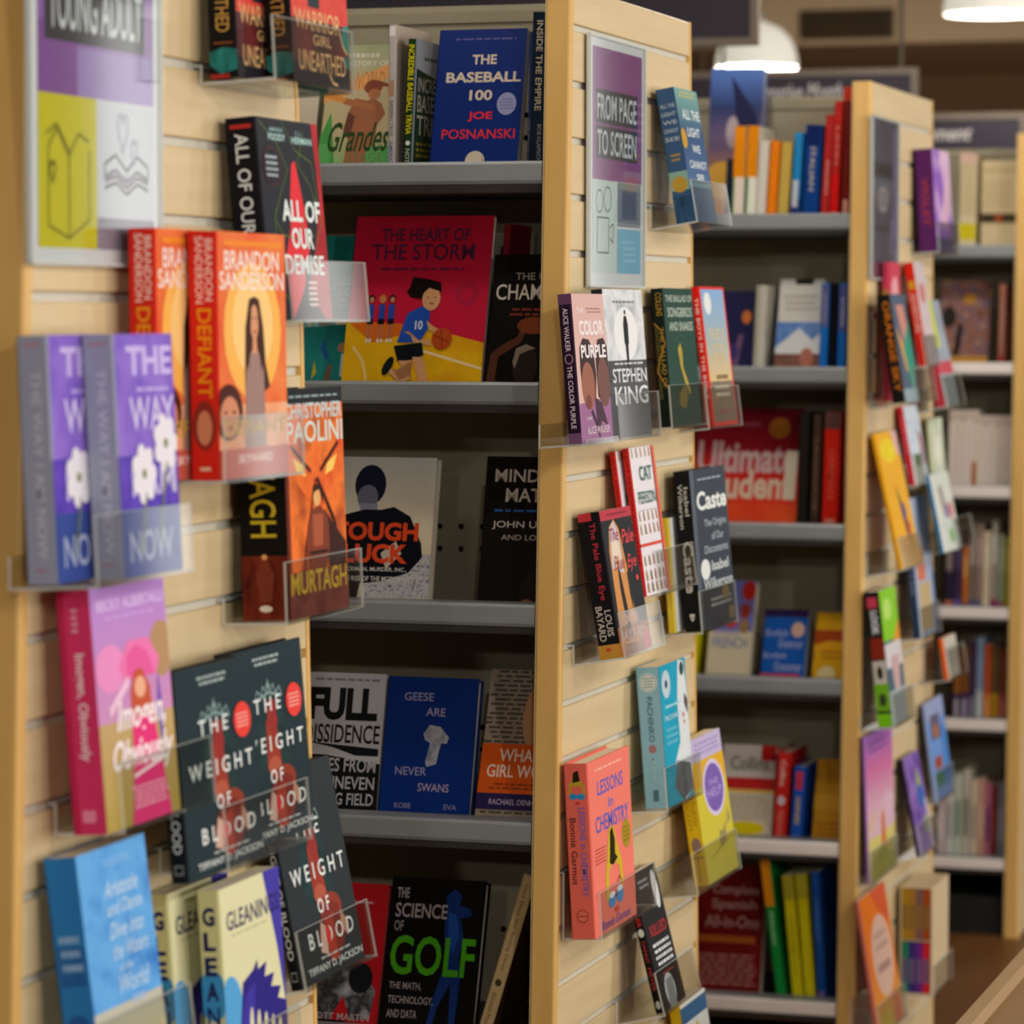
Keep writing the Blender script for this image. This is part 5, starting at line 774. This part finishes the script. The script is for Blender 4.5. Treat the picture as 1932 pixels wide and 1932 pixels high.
F('picture_book', 'dark crowded-picture book on the second shelf of the farthest bookcase', 4, 1, -.240, 16, .128, .234, .015, 'N#2c2420,#8c5c48,#584c60,#c88c40@6', '#2c2018', [('e', .2, .6, .15, .12, '#241c18'), ('e', .6, .8, .12, .06, '#a87828'), ('p', [(.3, .2), (.4, .55), (.5, .5), (.42, .15)], '#181412'), ('r', 0, 0, 1, .16, '#b08028')], off=.06, hard=True)
S(PBK, 'dusty pink spine standing alone at the right of the second shelf', 4, 1, -.077, .014, .220, 1.3, '#b87864', [('r', 0, 0, 1, .2, '#b0403c'), ('T', 'MANGA', .3, .3, .7, .8, '#d8b0a0', .02)])
for i in range(11):
    S(PBK, 'slim white comic spine in the white row on the third shelf of the farthest bookcase', 4, 2, -.1965+i*.0145, .0138, .212 if i < 5 else .199, .7, '#dccfc0' if i % 3 else '#e0d0c8', [('r', .2, .9 if i % 2 else .86, .8, .97, '#b8a090'), ('r', .1, .02, .9, .06, '#c8a898')]+([('r', .1, .12, .9, .4, '#a8602c')] if i == 4 else []), group='uniform white comic spines')
M4 = [('black and plum spine, leftmost', -.1995, .021, .201, '#30283c'), ('plum spine second from the left', -.1765, .019, .215, '#40304c'), ('orange spine third from the left', -.1555, .013, .176, '#c8702c'), ('grey-brown spine just right of the orange one', -.1405, .018, .229, '#7c6c60'), ('dusty rose spine near the middle', -.1205, .013, .229, '#a08478'), ('cream spine near the middle', -.1055, .018, .211, '#d8c8a8'), ('pale grey spine with a magenta foot', -.0855, .016, .237, '#b0a898'), ('pale green spine near the right end', -.0675, .013, .204, '#a8b8a0'), ('yellow-green spine at the right end', -.0525, .013, .198, '#b0a838')]
for i, (lab, x, T, H, c) in enumerate(M4):
    S(PBK, lab+' of the fourth shelf, farthest bookcase', 4, 3, x, T, H, 1.0, c, [('r', .15, .55, .85, .85, ('#8c7c78', '#584868', '#e0a060', '#a89c90', '#c8a8a0', '#e8dcc4', '#d8d4c8', '#c8d4c0', '#d0c860')[i]), ('r', 0, 0, 1, .18, ('#c07050', '#6c58a0', '#5c3c2c', '#585078', '#68647c', '#e0d0b4', '#a03070', '#c04c80', '#b0a820')[i])], group='mixed spines on the fourth shelf')
N4 = [('brown-orange spine with a dark foot, leftmost', -.1745, .019, .196, '#8c5424'), ('brown spine second from the left', -.1545, .019, .200, '#784a24'), ('dark plum spine third from the left', -.1345, .016, .217, '#443048'), ('grey-blue spine in the middle', -.117, .018, .224, '#7c90a8'), ('burnt orange spine right of the grey-blue one', -.0975, .018, .207, '#b85028'), ('olive brown spine second from the right', -.0775, .017, .203, '#6c5c38'), ('reddish brown spine at the right end', -.059, .017, .198, '#844030')]
for i, (lab, x, T, H, c) in enumerate(N4):
    S(PBK, lab+' of the fifth shelf on the farthest bookcase', 4, 4, x, T, H, .7, c, [('r', 0, 0, 1, .42, ('#38284c', '#402c58', '#38284c', '#a8b4b8', '#d07038', '#c8a028', '#b04c48')[i]), ('r', .25, .1, .75, .35, ('#b0a0a8', '#a8a0b4', '#9890a0', '#c8d0cc', '#e0a050', '#c88c28', '#c87c70')[i])], group='dark spines on the fifth shelf')
P4 = [('pale pink spine, leftmost', -.2085, .021, .188, '#c8b0b0'), ('white spine second from the left', -.1865, .019, .215, '#d0ccc4'), ('white and green spine third from the left', -.1665, .019, .227, '#c0c8b8'), ('grey-white spine left of the middle', -.1465, .020, .237, '#c0b8a8'), ('cream spine in the middle', -.1255, .018, .211, '#d4c0a8'), ('salmon spine right of the middle', -.1065, .016, .216, '#d09c88'), ('rose and violet spine third from the right', -.0895, .014, .206, '#b87088'), ('dark red spine second from the right', -.0745, .014, .201, '#883c34'), ('blue-grey spine at the right end', -.0575, .016, .208, '#8c90a0')]
for i, (lab, x, T, H, c) in enumerate(P4):
    S(PBK, lab+' of the lowest filled shelf, farthest bookcase', 4, 5, x, T, H, 1.0, c, [('r', .2, .3, .8, .7, ('#d8c8c8', '#a8a8a4', '#78907c', '#807c70', '#a89c88', '#e0b8a0', '#7c3c80', '#a84c40', '#b0b8c8')[i]), ('r', 0, 0, 1, .12, ('#c8c0bc', '#d8d4d0', '#d8dcd0', '#d4ccc0', '#e0d0bc', '#d06838', '#d87848', '#c89088', '#d8d0cc')[i])], group='pale spines on the lowest filled shelf')

# ================================================================ hanging signs, lamps and the low table
def hang_sign(label, x0, x1, y, z0, z1, text=None, tx=None, rods=()):
    r = thing('hanging_sign', label, 'sign', Matrix.Translation((x1, y, z1)), 'category signs hung from the ceiling')
    W = x1-x0; H = z1-z0; t = .018
    b = MB(); b.box(-W+t, .004, -H+t, -t, .016, -t, SIGNDARK)
    if text:
        fx = (1+tx[0]/W, 1+tx[1]/H, 1+tx[2]/W, 1+tx[3]/H)
        paint(b, W, H, [('i', text, *fx, 'P#cfc6c4', .015)], lambda x, y_, l: (x-W, .004-l, y_-H))
    b.build('board', r)
    f = MB(); f.box(-W, 0, -t, 0, .02, 0, SIGNFRAME); f.box(-W, 0, -H, 0, .02, -H+t, SIGNFRAME); f.box(-W, 0, -H+t, -W+t, .02, -t, SIGNFRAME); f.box(-t, 0, -H+t, 0, .02, -t, SIGNFRAME)
    f.build('frame', r)
    for rx in rods:
        c = MB(); c.lathe([(.006, 0), (.006, 3.3-z1)], 10, '#5c5248', (rx, .01, 0)); c.build('hanging_rod', r)
    return r
hang_sign('blank charcoal hanging sign above the middle bookcases, cut by the top edge', -1.55, -.434, 7.3, 2.1216, 2.50, rods=(-.2, -.9))
hang_sign('long charcoal sign with pale script above the language shelves', -1.45, -.355, 8.74, 1.985, 2.171, 'Alternative Month', (-.47, -.082, -.198, -.034), rods=(-.045, -.95))
hang_sign('dark distant sign with blurred pale words, behind the farthest bookcase', -1.6, -.385, 10.7, 1.99, 2.166, 'Entertainment', (-.50, -.085, -.17, -.04), rods=(-1.05, -.98))
def lamp(label, x, y, z, rad=.153, power=30):
    r = thing('pendant_lamp', label, 'lamp', Matrix.Translation((x, y, z)), 'pendant lamps along the shop')
    s = MB(); prof = [(rad, 0), (rad*.985, .03), (rad*.93, .065), (rad*.8, .105), (rad*.58, .14), (rad*.3, .16), (.03, .165)]
    s.lathe(prof, 36, SHADE); s.lathe([(q*.97, h-.004) for q, h in reversed(prof)], 36, SHADE); s.build('lamp_shade', r, smooth=True)
    b = MB(); b.lathe([(0, -.0), (.035, .006), (.05, .03), (.045, .06), (.02, .085), (.018, .12)], 20, GLOW); b.build('bulb', r, smooth=True)
    c = MB(); c.lathe([(.03, .165), (.03, .2), (.006, .215), (.006, 3.3-z)], 12, '#b8b0a4'); c.build('hanging_stem', r)
    l = bpy.data.lights.new('lamp_light', 'POINT'); l.energy = power; l.color = (1, .97, .92); l.shadow_soft_size = .06
    o = bpy.data.objects.new('lamp_light', l); COL.objects.link(o); o.parent = r; o.location = (0, 0, -.03)
    return r
lamp('white dome pendant lamp behind the charcoal sign, left of the two in view', -1.66, 12.4, 2.45)
lamp('white dome pendant lamp at the top right corner of the photo', -.44, 10.4, 2.45, power=6)
for x, y, pw in ((1.6, -3.6, 115), (.2, -3.6, 85), (1.9, -1.2, 135), (2.6, 1.2, 95), (-.45, 3.85, 8), (-.3, 5.55, 18), (-.3, 7.5, 26), (2.4, 3.9, 45), (1.9, 6.2, 60)):
    lamp('white dome pendant lamp outside the picture', x, y, 2.62, power=pw)
def table():
    r = thing('display_table', 'low maple display table with a raised rim at the bottom right corner', 'table', Matrix.Translation((.534, 3.9, 0)))
    b = MB(); b.box(0, 0, .545, .62, 2.2, .58, TABLEWOOD); b.build('table_top', r)
    f = MB(); w = .02
    f.box(0, 0, .5801, w, 2.2, .60, TABLERIM); f.box(.6, 0, .5801, .62, 2.2, .60, TABLERIM); f.box(w, 0, .5801, .6, w, .60, TABLERIM); f.box(w, 2.18, .5801, .6, 2.2, .60, TABLERIM); f.build('rim', r)
    for x in (.03, .55):
        for y in (.04, 2.12):
            l = MB(); l.box(x, y, 0, x+.04, y+.04, .5445, TABLERIM); l.build('leg', r)
    a = MB(); a.box(.04, .06, .44, .05, 2.14, .5445, TABLEWOOD); a.box(.57, .06, .44, .58, 2.14, .5445, TABLEWOOD); a.build('apron', r)
table()
